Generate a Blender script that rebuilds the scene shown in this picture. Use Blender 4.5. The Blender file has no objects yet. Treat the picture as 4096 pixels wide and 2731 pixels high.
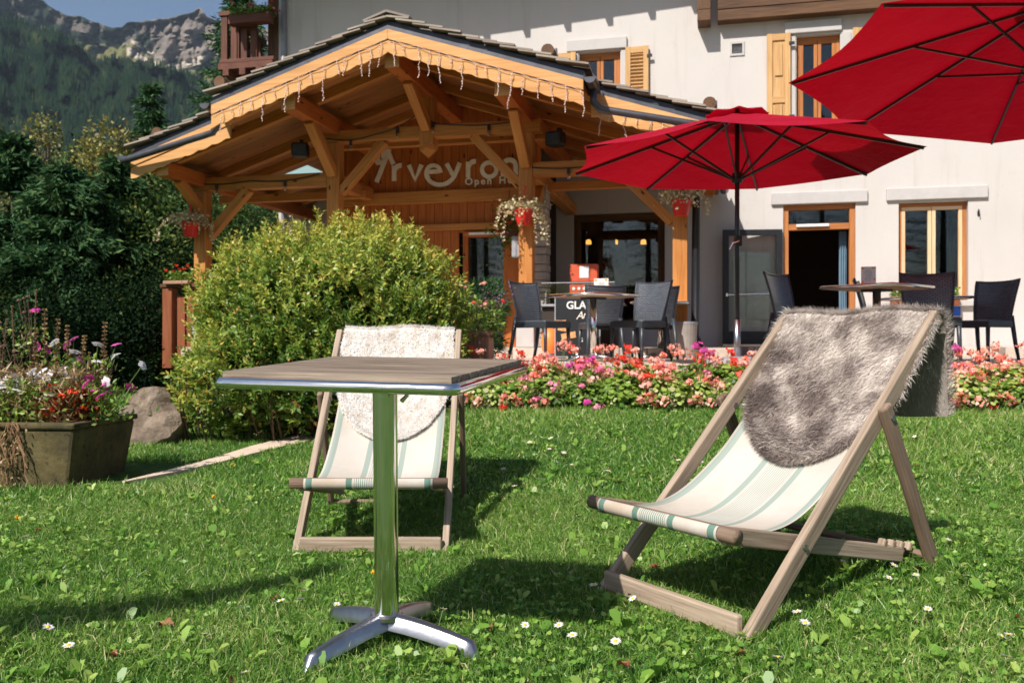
import bpy, math, random
import numpy as np
from mathutils import Vector, Matrix
random.seed(7); RS = np.random.RandomState(11)
C = bpy.context.scene.collection
sc = bpy.context.scene
rad = math.radians

# ------------------------------------------------------------------ camera
H = 0.82
cd = bpy.data.cameras.new('camera'); cam = bpy.data.objects.new('camera', cd); C.objects.link(cam)
cd.sensor_width = 36; cd.lens = 30.61; cd.clip_start = 0.05; cd.clip_end = 30000
cam.location = (0, 0, H); cam.rotation_euler = (rad(90), 0, 0)
cd.dof.use_dof = True; cd.dof.focus_distance = 2.6; cd.dof.aperture_fstop = 7.1
sc.camera = cam
# ------------------------------------------------------------------ light
SUN_AZ = (-0.600, -0.800); SUN_EL = 46.0
w_ = bpy.data.worlds.new('World'); sc.world = w_; w_.use_nodes = True
nt = w_.node_tree; nt.nodes.clear()
wo = nt.nodes.new('ShaderNodeOutputWorld'); bg = nt.nodes.new('ShaderNodeBackground')
sk = nt.nodes.new('ShaderNodeTexSky'); sk.sky_type = 'NISHITA'; sk.sun_disc = False
sk.sun_elevation = rad(SUN_EL); sk.sun_rotation = math.atan2(SUN_AZ[0], SUN_AZ[1])
sk.altitude = 1000; sk.air_density = 1.0; sk.dust_density = 2.5; sk.ozone_density = 1.0
bg.inputs[1].default_value = 0.08
nt.links.new(sk.outputs[0], bg.inputs[0]); nt.links.new(bg.outputs[0], wo.inputs[0])
sl = bpy.data.lights.new('sun', 'SUN'); sl.energy = 4.6; sl.angle = rad(0.5); sl.color = (1, 0.94, 0.86)
so = bpy.data.objects.new('sun', sl); C.objects.link(so)
sd = Vector((SUN_AZ[0]*math.cos(rad(SUN_EL)), SUN_AZ[1]*math.cos(rad(SUN_EL)), math.sin(rad(SUN_EL))))
so.rotation_euler = sd.to_track_quat('Z', 'Y').to_euler(); so.location = (-20, -20, 30)
sc.view_settings.view_transform = 'Standard'; sc.view_settings.look = 'None'
sc.view_settings.exposure = 0.5; sc.view_settings.gamma = 1
sc.cycles.max_bounces = 8; sc.cycles.transparent_max_bounces = 8

# ------------------------------------------------------------------ helpers: materials
def newmat(name):
    m = bpy.data.materials.new(name); m.use_nodes = True
    n = m.node_tree; b = n.nodes['Principled BSDF']
    return m, n, b
def link(n, a, b): n.links.new(a, b)
def node(n, t, **k):
    x = n.nodes.new(t)
    for a, v in k.items(): setattr(x, a, v)
    return x
def ramp(n, fac, cols):
    r = node(n, 'ShaderNodeValToRGB'); e = r.color_ramp.elements
    e[0].position = cols[0][0]; e[0].color = (*cols[0][1], 1)
    e[1].position = cols[-1][0]; e[1].color = (*cols[-1][1], 1)
    for p, c in cols[1:-1]:
        q = e.new(p); q.color = (*c, 1)
    link(n, fac, r.inputs[0]); return r.outputs[0]
def noise(n, vec, scale, detail=4, rough=.6, mp=None):
    if mp is not None:
        g = node(n, 'ShaderNodeMapping'); g.inputs['Scale'].default_value = mp; link(n, vec, g.inputs[0]); vec = g.outputs[0]
    t = node(n, 'ShaderNodeTexNoise'); t.inputs['Scale'].default_value = scale
    t.inputs['Detail'].default_value = detail; t.inputs['Roughness'].default_value = rough
    link(n, vec, t.inputs['Vector']); return t.outputs['Fac']
def bump(n, h, b, s=.3, d=.01):
    u = node(n, 'ShaderNodeBump'); u.inputs['Strength'].default_value = s; u.inputs['Distance'].default_value = d
    link(n, h, u.inputs['Height']); link(n, u.outputs[0], b.inputs['Normal'])
def attr(n, name):
    a = node(n, 'ShaderNodeAttribute'); a.attribute_name = name; return a
def plain(name, col, rough=.6, metal=0, var=.12, scale=8, bmp=0, spec=.5, bscale=60):
    m, n, b = newmat(name); tc = node(n, 'ShaderNodeTexCoord').outputs['Object']
    f = noise(n, tc, scale)
    lo = tuple(c*(1-var) for c in col); hi = tuple(min(1, c*(1+var)) for c in col)
    link(n, ramp(n, f, [(.3, lo), (.7, hi)]), b.inputs['Base Color'])
    b.inputs['Roughness'].default_value = rough; b.inputs['Metallic'].default_value = metal
    b.inputs['Specular IOR Level'].default_value = spec
    if bmp: bump(n, noise(n, tc, bscale, 5), b, bmp, .004)
    return m
def wood(name, dark, light, rough=.65, sc_=1.0, bmp=.25, knots=False, spec=.3):
    m, n, b = newmat(name); v = attr(n, 'lc').outputs['Vector']
    f1 = noise(n, v, 1, 5, .6, (2.2*sc_, 55*sc_, 55*sc_)); f2 = noise(n, v, 1, 3, .5, (.8*sc_, 6*sc_, 6*sc_))
    mx = node(n, 'ShaderNodeMath', operation='MULTIPLY_ADD'); link(n, f1, mx.inputs[0]); mx.inputs[1].default_value = .6; 
    m2 = node(n, 'ShaderNodeMath', operation='MULTIPLY'); link(n, f2, m2.inputs[0]); m2.inputs[1].default_value = .4
    link(n, m2.outputs[0], mx.inputs[2])
    mid = tuple((a+c)/2 for a, c in zip(dark, light))
    col = ramp(n, mx.outputs[0], [(.34, dark), (.5, mid), (.66, light)])
    if knots:
        k = node(n, 'ShaderNodeTexVoronoi'); k.inputs['Scale'].default_value = 1
        g = node(n, 'ShaderNodeMapping'); g.inputs['Scale'].default_value = (2.6, 7, 7); link(n, v, g.inputs[0]); link(n, g.outputs[0], k.inputs['Vector'])
        kr = ramp(n, k.outputs['Distance'], [(.06, tuple(c*.25 for c in dark)), (.13, (1, 1, 1))])
        mm = node(n, 'ShaderNodeMix', data_type='RGBA', blend_type='MULTIPLY'); mm.inputs[0].default_value = 1
        link(n, col, mm.inputs[6]); link(n, kr, mm.inputs[7]); col = mm.outputs[2]
    link(n, col, b.inputs['Base Color']); b.inputs['Roughness'].default_value = rough
    b.inputs['Specular IOR Level'].default_value = spec
    if bmp: bump(n, f1, b, bmp, .003)
    return m
def leafmat(name, cols, trans=.35, rough=.45, spec=.4):
    m, n, b = newmat(name); a = attr(n, 'tint').outputs['Fac']
    col = ramp(n, a, cols); link(n, col, b.inputs['Base Color']); b.inputs['Roughness'].default_value = rough
    b.inputs['Specular IOR Level'].default_value = spec
    t = node(n, 'ShaderNodeBsdfTranslucent'); link(n, col, t.inputs[0])
    x = node(n, 'ShaderNodeMixShader'); x.inputs[0].default_value = trans
    link(n, b.outputs[0], x.inputs[1]); link(n, t.outputs[0], x.inputs[2])
    link(n, x.outputs[0], n.nodes['Material Output'].inputs[0]); return m
def glass(name, tint=(.9, .95, .95), refl=.14):
    m, n, b = newmat(name); n.nodes.remove(b)
    t = node(n, 'ShaderNodeBsdfTransparent'); t.inputs[0].default_value = (*tint, 1)
    g = node(n, 'ShaderNodeBsdfGlossy'); g.inputs['Roughness'].default_value = .015
    fr = node(n, 'ShaderNodeFresnel'); fr.inputs[0].default_value = 1.5
    ad = node(n, 'ShaderNodeMath', operation='ADD'); ad.use_clamp = True; link(n, fr.outputs[0], ad.inputs[0]); ad.inputs[1].default_value = refl
    x = node(n, 'ShaderNodeMixShader'); link(n, ad.outputs[0], x.inputs[0]); link(n, t.outputs[0], x.inputs[1]); link(n, g.outputs[0], x.inputs[2])
    link(n, x.outputs[0], n.nodes['Material Output'].inputs[0]); return m
def emit(name, col, s):
    m, n, b = newmat(name); b.inputs['Base Color'].default_value = (*col, 1)
    b.inputs['Emission Color'].default_value = (*col, 1); b.inputs['Emission Strength'].default_value = s; return m

# ------------------------------------------------------------------ helpers: meshes
def tag(o, label=None, cat=None, group=None, kind=None):
    if label: o['label'] = label
    if cat: o['category'] = cat
    if group: o['group'] = group
    if kind: o['kind'] = kind
    return o
def empty(name, loc=(0, 0, 0), rz=0, label=None, cat=None, group=None):
    o = bpy.data.objects.new(name, None); C.objects.link(o); o.location = loc; o.rotation_euler = (0, 0, rz)
    o.empty_display_size = .1
    return tag(o, label, cat, group)
def copy_tree(o, parent=None):
    c = o.copy(); C.objects.link(c)
    if parent: c.parent = parent
    for ch in list(o.children): copy_tree(ch, c)
    return c
class MB:
    def __init__(s): s.v = []; s.f = []; s.lc = []; s.M = None
    def add(s, vs, fs, lc=None):
        k = len(s.v); off = (random.random()*9, random.random()*9, random.random()*9)
        for i, p in enumerate(vs):
            p = Vector(p); s.v.append(s.M @ p if s.M else p)
            l = lc[i] if lc else p
            s.lc.append((l[0]+off[0], l[1]+off[1], l[2]+off[2]))
        s.f += [tuple(k+i for i in f) for f in fs]; return s
    def box(s, c, d, R=None):
        """box centre c, full sizes d; grain along the longest side"""
        hx, hy, hz = d[0]/2, d[1]/2, d[2]/2; vs = []; lc = []
        ax = max(range(3), key=lambda i: d[i]); o = [ax]+[i for i in range(3) if i != ax]
        for x in (-1, 1):
            for y in (-1, 1):
                for z in (-1, 1):
                    p = Vector((x*hx, y*hy, z*hz)); lc.append((p[o[0]], p[o[1]], p[o[2]]))
                    if R: p = R @ p
                    vs.append(Vector(c)+p)
        return s.add(vs, [(0, 1, 3, 2), (4, 6, 7, 5), (0, 4, 5, 1), (2, 3, 7, 6), (0, 2, 6, 4), (1, 5, 7, 3)], lc)
    def beam(s, a, b, w, h, up=(0, 0, 1), ends=None):
        """rectangular bar a->b, w across, h along up"""
        a = Vector(a); b = Vector(b); d = b-a; L = d.length; d.normalize(); up = Vector(up)
        sd = d.cross(up).normalized(); u = sd.cross(d).normalized(); vs = []; lc = []
        for q, p in ((0, a), (L, b)):
            for i, j in ((-1, -1), (1, -1), (1, 1), (-1, 1)):
                vs.append(p+sd*(i*w/2)+u*(j*h/2)); lc.append((q, i*w/2, j*h/2))
        return s.add(vs, [(0, 3, 2, 1), (4, 5, 6, 7), (0, 1, 5, 4), (1, 2, 6, 5), (2, 3, 7, 6), (3, 0, 4, 7)], lc)
    def tube(s, pts, r, n=8, cap=True, rs=None):
        pts = [Vector(p) for p in pts]; m = len(pts); vs = []; lc = []; L = 0
        t0 = (pts[1]-pts[0]).normalized(); ref = Vector((0, 0, 1)) if abs(t0.z) < .9 else Vector((1, 0, 0))
        u = t0.cross(ref).normalized()
        for i, p in enumerate(pts):
            t = (pts[min(i+1, m-1)]-pts[max(i-1, 0)]).normalized()
            u = (u-t*u.dot(t)).normalized(); w = t.cross(u)
            if i: L += (p-pts[i-1]).length
            rr = rs[i] if rs else r
            for k in range(n):
                a = 2*math.pi*k/n; vs.append(p+(u*math.cos(a)+w*math.sin(a))*rr); lc.append((L, math.cos(a)*rr, math.sin(a)*rr))
        fs = [(i*n+k, i*n+(k+1) % n, (i+1)*n+(k+1) % n, (i+1)*n+k) for i in range(m-1) for k in range(n)]
        if cap: fs += [tuple(range(n-1, -1, -1)), tuple((m-1)*n+k for k in range(n))]
        return s.add(vs, fs, lc)
    def lathe(s, prof, c=(0, 0, 0), n=24, sx=1, sy=1):
        vs = []
        for r, z in prof:
            for k in range(n):
                a = 2*math.pi*k/n; vs.append((c[0]+r*sx*math.cos(a), c[1]+r*sy*math.sin(a), c[2]+z))
        m = len(prof)
        fs = [(i*n+k, i*n+(k+1) % n, (i+1)*n+(k+1) % n, (i+1)*n+k) for i in range(m-1) for k in range(n)]
        fs += [tuple(range(n-1, -1, -1)), tuple((m-1)*n+k for k in range(n))]
        return s.add(vs, fs)
    def prism(s, poly, off):
        """poly: list of 3d points, extruded by off"""
        n = len(poly); off = Vector(off); vs = [Vector(p) for p in poly]; vs += [p+off for p in vs]
        return s.add(vs, [tuple(range(n-1, -1, -1)), tuple(range(n, 2*n))]+[(i, (i+1) % n, n+(i+1) % n, n+i) for i in range(n)])
    def grid(s, G, thick=None):
        """G[i][j] points -> sheet, optional thickness vector"""
        a, b = len(G), len(G[0]); vs = [p for r in G for p in r]
        fs = [(i*b+j, i*b+j+1, (i+1)*b+j+1, (i+1)*b+j) for i in range(a-1) for j in range(b-1)]
        if thick is not None:
            t = Vector(thick); k = len(vs); vs = vs+[Vector(p)+t for p in vs]
            fs += [tuple(k+q for q in reversed(f)) for f in fs]
            rim = [i*b for i in range(a)]+[(a-1)*b+j for j in range(1, b)]+[i*b+b-1 for i in range(a-2, -1, -1)]+[j for j in range(b-2, 0, -1)]
            for i in range(len(rim)):
                p, q = rim[i], rim[(i+1) % len(rim)]; fs.append((p, q, k+q, k+p))
        return s.add(vs, fs)
    def build(s, name, mat, parent=None, smooth=False, bevel=0, solid=0):
        me = bpy.data.meshes.new(name); me.from_pydata([tuple(p) for p in s.v], [], s.f)
        a = me.attributes.new('lc', 'FLOAT_VECTOR', 'POINT'); a.data.foreach_set('vector', np.array(s.lc, 'f').ravel())
        o = bpy.data.objects.new(name, me); C.objects.link(o)
        if parent: o.parent = parent
        if mat: me.materials.append(mat)
        if smooth: me.polygons.foreach_set('use_smooth', [True]*len(me.polygons))
        if solid:
            m = o.modifiers.new('solid', 'SOLIDIFY'); m.thickness = solid; m.offset = 0
        if bevel:
            m = o.modifiers.new('bevel', 'BEVEL'); m.width = bevel; m.segments = 2; m.limit_method = 'ANGLE'; m.angle_limit = rad(40)
        me.update(); return o
def npmesh(name, V, F, mat, parent=None, tint=None, smooth=False):
    V = np.asarray(V, 'f'); F = np.asarray(F, 'i'); k = F.shape[1]
    me = bpy.data.meshes.new(name); me.vertices.add(len(V)); me.vertices.foreach_set('co', V.ravel())
    me.loops.add(F.size); me.loops.foreach_set('vertex_index', F.ravel())
    me.polygons.add(len(F)); me.polygons.foreach_set('loop_start', np.arange(0, F.size, k, dtype='i'))
    if tint is not None:
        a = me.attributes.new('tint', 'FLOAT', 'POINT'); a.data.foreach_set('value', np.asarray(tint, 'f'))
    if smooth: me.polygons.foreach_set('use_smooth', np.ones(len(F), bool))
    me.materials.append(mat); me.update(calc_edges=True); me.validate()
    o = bpy.data.objects.new(name, me); C.objects.link(o)
    if parent: o.parent = parent
    return o
def nrm(a): return a/np.maximum(np.linalg.norm(a, axis=1, keepdims=True), 1e-9)
def leaves(P, D, L, W, tint, fold=.25, N=None):
    """pointed leaf quads: P base points, D direction, L length, W width arrays -> (V,F,T)"""
    n = len(P); D = nrm(D); 
    if N is None: N = nrm(RS.normal(size=(n, 3)))
    S = nrm(np.cross(D, N)); U = np.cross(S, D)
    L = np.broadcast_to(L, n)[:, None]; W = np.broadcast_to(W, n)[:, None]
    v0 = P; v1 = P+D*L*.45+S*W*.5+U*W*fold; v2 = P+D*L; v3 = P+D*L*.45-S*W*.5+U*W*fold
    V = np.stack([v0, v1, v2, v3], 1).reshape(-1, 3); F = np.arange(4*n).reshape(n, 4)
    return V, F, np.repeat(np.broadcast_to(tint, n), 4)
def discs(P, N, r, tint, k=6):
    """small k-gon leaves / petals"""
    n = len(P); N = nrm(N); A = nrm(np.cross(N, nrm(RS.normal(size=(n, 3))))); B = np.cross(N, A)
    r = np.broadcast_to(r, n)[:, None]; vs = []
    for i in range(k):
        a = 2*math.pi*i/k; q = 1+.12*((i % 2)*2-1); vs.append(P+(A*math.cos(a)+B*math.sin(a))*r*q+N*r*(.22 if i % 2 else 0))
    V = np.stack(vs, 1).reshape(-1, 3); return V, np.arange(k*n).reshape(n, k), np.repeat(np.broadcast_to(tint, n), k)
def cat(parts):
    V = []; F = []; T = []; o = 0
    for v, f, t in parts: V.append(v); F.append(f+o); T.append(t); o += len(v)
    return np.concatenate(V), np.concatenate(F), np.concatenate(T)
def rdir(n, up=0.0):
    d = RS.normal(size=(n, 3)); d = nrm(d); d[:, 2] += up; return nrm(d)
def sst(a, b, x):
    t = np.clip((x-a)/(b-a), 0, 1); return t*t*(3-2*t)

def hash_noise(u, v, seed, octs=5, f0=1.0, ridged=False):
    r = np.random.RandomState(seed); out = 0; amp = 1; tot = 0; f = f0
    for o in range(octs):
        N_ = 64; g = r.rand(N_, N_); a = (u*f) % N_; c = (v*f) % N_
        i = np.floor(a).astype(int) % N_; j = np.floor(c).astype(int) % N_; fa = a-np.floor(a); fc = c-np.floor(c)
        fa = fa*fa*(3-2*fa); fc = fc*fc*(3-2*fc); i2 = (i+1) % N_; j2 = (j+1) % N_
        q = g[i, j]*(1-fa)*(1-fc)+g[i2, j]*fa*(1-fc)+g[i, j2]*(1-fa)*fc+g[i2, j2]*fa*fc
        if ridged: q = 1-abs(2*q-1)
        out = out+q*amp; tot += amp; amp *= .55; f *= 2.03
    return out/tot

# building / porch frame (t along the facade, s away from the viewer)
WD = Vector((.974, -.226, 0)); BD = Vector((.226, .974, 0)); OX, OY = -1.17, 12.22; RZ = math.atan2(-.226, .974)
def at(u, v, s):
    """point of the photograph (2352 px wide grid) on the plane s of the facade frame -> (t, z)"""
    x0 = OX+BD.x*s; y0 = OY+BD.y*s; k = (u-1176)/2000
    t = (k*y0-x0)/(WD.x-k*WD.y); y = y0+WD.y*t
    return t, H+(784-v)/2000*y
def lawn_z(x, y):
    x = np.asarray(x, float); y = np.asarray(y, float)
    z = .285*sst(3.3, 6.9, y)*sst(-1.6, -.2, x)+.05*sst(4, 8, y)*(1-sst(-1.6, -.2, x))
    z = z+.13*np.exp(-((x-1.5)**2+(y-2.95)**2)/.35)-.045*np.exp(-((x+.6)**2+(y-3.55)**2)/.5)
    z = z+.012*np.sin(x*3.1+y)*np.sin(y*2.3)*sst(1, 2, y)
    return z

# ------------------------------------------------------------------ materials
M = {}
M['stucco'] = plain('stucco', (.575, .535, .505), .9, var=.035, scale=1.3, bmp=.25, spec=.2, bscale=25)
m, n, b = newmat('stucco'); tc = node(n, 'ShaderNodeTexCoord').outputs['Object']
f1_ = noise(n, tc, 1, 5, .6, (.7, .7, .5)); f2_ = noise(n, tc, 1, 5, .65, (5, 5, .35)); f3_ = noise(n, tc, 7, 6, .7)
c1_ = ramp(n, f1_, [(.3, (.525, .49, .465)), (.7, (.575, .54, .515))]); c2_ = ramp(n, f2_, [(.30, (.86, .84, .82)), (.45, (1, 1, 1))]); c3_ = ramp(n, f3_, [(.28, (.90, .88, .86)), (.40, (1, 1, 1))])
q1 = node(n, 'ShaderNodeMix', data_type='RGBA', blend_type='MULTIPLY'); q1.inputs[0].default_value = .7; link(n, c1_, q1.inputs[6]); link(n, c2_, q1.inputs[7])
q2 = node(n, 'ShaderNodeMix', data_type='RGBA', blend_type='MULTIPLY'); q2.inputs[0].default_value = .6; link(n, q1.outputs[2], q2.inputs[6]); link(n, c3_, q2.inputs[7])
link(n, q2.outputs[2], b.inputs['Base Color']); b.inputs['Roughness'].default_value = .92; b.inputs['Specular IOR Level'].default_value = .2; bump(n, noise(n, tc, 30, 6, .7), b, .35, .008); M['stucco'] = m
M['lintel'] = plain('lintel_paint', (.49, .465, .45), .8, var=.06, scale=6, bmp=.3, spec=.2)
M['larch'] = wood('larch', (.36, .12, .022), (.60, .27, .075), knots=True)
M['larch_pale'] = wood('larch_pale', (.50, .235, .075), (.72, .40, .165), sc_=.6)
M['larch_red'] = wood('larch_red', (.32, .075, .012), (.52, .165, .034), knots=True)
M['soffit'] = wood('soffit_boards', (.27, .10, .03), (.46, .20, .065), knots=True)
M['stain'] = wood('stained_wood', (.16, .045, .018), (.33, .11, .045))
M['stain_dark'] = wood('dark_stained_wood', (.06, .02, .012), (.17, .062, .038))
M['darkbrown'] = wood('weathered_beam', (.05, .024, .012), (.17, .085, .04))
M['shutter'] = wood('shutter_wood', (.42, .22, .08), (.66, .42, .19))
M['frame_or'] = wood('window_wood', (.30, .10, .03), (.50, .20, .06))
M['frame_pale'] = wood('window_wood_pale', (.60, .38, .20), (.80, .60, .40))
M['shingle'] = wood('grey_shingle', (.16, .13, .11), (.40, .34, .28), bmp=.5)
M['teak'] = wood('weathered_teak', (.19, .135, .095), (.46, .36, .27), sc_=1.8, bmp=.5)
M['teak_dark'] = wood('weathered_teak_dark', (.10, .062, .042), (.30, .21, .15), sc_=1.8, bmp=.5)
M['slats'] = wood('table_slats', (.07, .047, .033), (.33, .262, .20), sc_=2.2, bmp=.9)
M['metal_dark'] = plain('dark_metal', (.035, .04, .055), .4, .3, .2)
M['zinc'] = plain('zinc_gutter', (.10, .10, .115), .4, .6, .2)
M['chrome'] = plain('polished_aluminium', (.80, .79, .78), .12, 1, .04, 40)
M['alu'] = plain('cast_aluminium', (.42, .42, .45), .33, 1, .15, 25, bmp=.15)
M['black'] = plain('black_plastic', (.012, .013, .016), .45, 0, .2)
M['red_fab'] = None
M['white_plastic'] = plain('white_plastic', (.75, .75, .74), .4)
M['cream'] = plain('cream_letters', (.82, .74, .64), .7)
M['grey'] = plain('grey_plastic', (.30, .31, .33), .5)
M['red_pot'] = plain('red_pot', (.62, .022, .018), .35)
M['dark_room'] = plain('dark_room', (.035, .026, .02), .8)  # dimness of the interiors put into a near-black colour
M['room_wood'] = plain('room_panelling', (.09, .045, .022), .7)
M['curtain'] = plain('blue_curtain', (.17, .27, .36), .8)
M['terracotta'] = plain('terracotta', (.36, .20, .13), .8)
M['glass'] = glass('glass', (.75, .8, .8), .02); M['glass_door'] = glass('door_glass', (.95, .99, .97), .0)
M['petal_red'] = leafmat('petal_red', [(0, (.75, .03, .015)), (.5, (.85, .075, .035)), (1, (.95, .17, .08))], .3)
M['petal_salmon'] = leafmat('petal_salmon', [(0, (.88, .12, .08)), (.45, (.95, .36, .27)), (1, (.97, .78, .70))], .3)
M['petal_pink'] = leafmat('petal_pink', [(0, (.80, .06, .22)), (.6, (.9, .24, .42)), (1, (.93, .60, .66))], .3)
M['petal_magenta'] = leafmat('petal_magenta', [(0, (.65, .03, .33)), (1, (.86, .20, .55))], .3)
M['petal_white'] = leafmat('petal_white', [(0, (.75, .70, .74)), (1, (.88, .86, .88))], .3)
M['geranium'] = leafmat('geranium_leaf', [(0, (.04, .11, .014)), (.45, (.16, .29, .035)), (.8, (.36, .46, .09)), (1, (.66, .62, .34))], .35)
M['grass'] = leafmat('grass_blades', [(0, (.05, .15, .025)), (.42, (.145, .31, .045)), (.76, (.32, .46, .10)), (1, (.70, .64, .34))], .4, .4)
M['weeds'] = leafmat('lawn_leaves', [(0, (.08, .22, .03)), (.5, (.20, .37, .055)), (1, (.38, .51, .12))], .35, .4)
M['privet'] = leafmat('bush_leaf', [(0, (.03, .08, .016)), (.30, (.13, .24, .035)), (.56, (.33, .42, .07)), (.8, (.50, .50, .09)), (.92, (.62, .46, .10)), (1, (.55, .27, .08))], .35, .42)
M['twig'] = plain('twig', (.11, .065, .04), .9)
M['bark'] = plain('bark', (.10, .07, .05), .95, var=.4, bmp=.5)
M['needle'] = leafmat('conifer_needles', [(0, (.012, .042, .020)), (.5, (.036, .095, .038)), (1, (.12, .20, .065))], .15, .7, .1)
M['hedge'] = leafmat('tree_leaf', [(0, (.02, .055, .02)), (.5, (.07, .14, .035)), (1, (.22, .27, .07))], .3, .6, .15)
M['shade_toned_leaf'] = leafmat('shade_toned_leaf', [(0, (.005, .016, .008)), (.6, (.016, .040, .014)), (1, (.06, .09, .02))], .15, .8, .05)  # undergrowth leaves darkened, shade under the trees put into the colour
M['yellowleaf'] = leafmat('pale_tree_leaf', [(0, (.06, .075, .02)), (.5, (.17, .16, .045)), (1, (.38, .33, .08))], .3, .5)
M['dry'] = leafmat('dry_plant', [(0, (.14, .08, .035)), (.5, (.32, .20, .09)), (1, (.50, .38, .20))], .2)
M['variegated'] = leafmat('pale_trailing_leaf', [(0, (.30, .30, .13)), (.5, (.62, .52, .30)), (1, (.85, .76, .54))], .3)
M['bronze'] = leafmat('bronze_leaf', [(0, (.10, .02, .012)), (.7, (.30, .06, .02)), (1, (.65, .08, .02))], .25)
M['deadleaf'] = leafmat('fallen_leaf', [(0, (.10, .035, .02)), (.5, (.26, .10, .045)), (1, (.5, .23, .08))], .1)

# ================================================================== SETTING
# lawn ground sheet
xs = np.concatenate([np.linspace(-300, -14, 12)[:-1], np.linspace(-14, 12, 131), np.linspace(12, 300, 12)[1:]])
ys = np.concatenate([[-60, -10, 0], np.linspace(.8, 12, 100), np.linspace(12, 40, 30)[1:], [80, 200, 600]])
X, Y = np.meshgrid(xs, ys); Z = lawn_z(X, Y)-.004
Z = np.where(Y > 9, np.minimum(Z, .05)*1.0, Z)
V = np.stack([X, Y, Z], -1).reshape(-1, 3); nx = len(xs)
F = np.array([(j*nx+i, j*nx+i+1, (j+1)*nx+i+1, (j+1)*nx+i) for j in range(len(ys)-1) for i in range(nx-1)])
m, n, b = newmat('lawn_soil'); tc = node(n, 'ShaderNodeTexCoord').outputs['Object']
f = noise(n, tc, 9, 8, .7); g = noise(n, tc, .9, 3)
ad = node(n, 'ShaderNodeMath', operation='MULTIPLY_ADD'); link(n, g, ad.inputs[0]); ad.inputs[1].default_value = .35; link(n, f, ad.inputs[2])
link(n, ramp(n, ad.outputs[0], [(.45, (.02, .05, .012)), (.65, (.05, .11, .022)), (.9, (.15, .17, .06))]), b.inputs['Base Color'])
b.inputs['Roughness'].default_value = .95; b.inputs['Specular IOR Level'].default_value = .1; bump(n, f, b, .6, .03)
tag(npmesh('lawn_ground', V, F, m, smooth=True), kind='structure')

def grass_patch(n, x0f, y0, y1, h, w, seg):
    """blades in the wedge of ground the camera and its neighbours see"""
    y = np.sqrt(RS.rand(n)*(y1**2-y0**2)+y0**2); x = (RS.rand(n)-.5)*2*(y*.68+.5)+x0f
    keep = ~((y > 7.25) & (x > -.6)); keep &= ~((x < -1.75) & (x > -5) & (np.abs(y-(5.33+(x+2.35)*-.1)) < .45) & (x < -1.95))
    # pale path strip stays open
    keep &= ~on_path(x, y)
    x = x[keep]; y = y[keep]; n = len(x); z = lawn_z(x, y)
    P = np.stack([x, y, z-.004], 1); patch = np.sin(x*2.7+1)*np.sin(y*2.1+x)*.5+.5
    hh = h*(.45+RS.rand(n)*.9)*(.75+.5*patch)*np.where(RS.rand(n) < .04, 1.6, 1); D = rdir(n, 1.3); Bn = rdir(n, .1); Bn[:, 2] -= .3
    S = nrm(np.cross(D, rdir(n)))*(w*(.6+RS.rand(n)*.8))[:, None]
    tint = np.clip(.42+.22*RS.normal(size=n)+.26*(patch-.5)+.22*(hash_noise(x*1.3+20, y*1.3+9, 4, 4, 1.0)-.5)*2*(np.abs(y) < 99)+np.where(RS.rand(n) < .05, .55, 0), 0, 1)
    hh = hh[:, None]
    if seg == 2:
        m1 = P+D*hh*.55; tip = P+D*hh*.9+Bn*hh*.45
        V = np.stack([P-S, P+S, m1+S*.8, m1-S*.8, tip], 1).reshape(-1, 3)
        k = np.arange(n)[:, None]*5
        F = np.concatenate([k+np.array([[0, 1, 2]]), k+np.array([[0, 2, 3]]), k+np.array([[3, 2, 4]])], 0)
        T = np.repeat(tint, 5)
    else:
        tip = P+D*hh+Bn*hh*.3; V = np.stack([P-S, P+S, tip], 1).reshape(-1, 3); F = np.arange(3*n).reshape(n, 3); T = np.repeat(tint, 3)
    return V, F, T
PATH = [(-1.90, 4.95), (-2.38, 5.04), (-1.52, 6.45), (-1.15, 7.3)]   # strip: near-left tip, widening to the bush
def on_path(x, y):
    # between two lines
    p0 = (-2.22, 4.98); p1 = (-1.72, 7.6)
    a = (y-p0[1])/(p1[1]-p0[1]); cx = p0[0]+a*(p1[0]-p0[0]); hw = .02+.24*np.clip(a, 0, 1)
    return (a > 0) & (a < 1.05) & (x > cx-.02) & (x < cx+hw*1.7)
A_ = grass_patch(460000, 0, 1.55, 4.3, .036, .0016, 2)
B_ = grass_patch(300000, 0, 4.2, 9.5, .04, .0038, 1)
tag(npmesh('grass', *cat([A_, B_])[:2], M['grass'], tint=cat([A_, B_])[2]), 'short green lawn grass with paler dry blades', 'grass', kind='stuff')
# grass far left, behind the planter
n_ = 90000; x = -14+RS.rand(n_)*13; y = 9+RS.rand(n_)*13; z = lawn_z(x, y)*0+.045
P = np.stack([x, y, z], 1); S = rdir(n_)*.008; S[:, 2] = 0; D = rdir(n_, 1.5)
tag(npmesh('grass', np.stack([P-S, P+S, P+D*.07], 1).reshape(-1, 3), np.arange(3*n_).reshape(-1, 3), M['grass'], tint=np.repeat(np.clip(.4+.2*RS.normal(size=n_), 0, 1), 3)),
    'longer shaded grass behind the stone planter and the bush', 'grass', kind='stuff')
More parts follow.
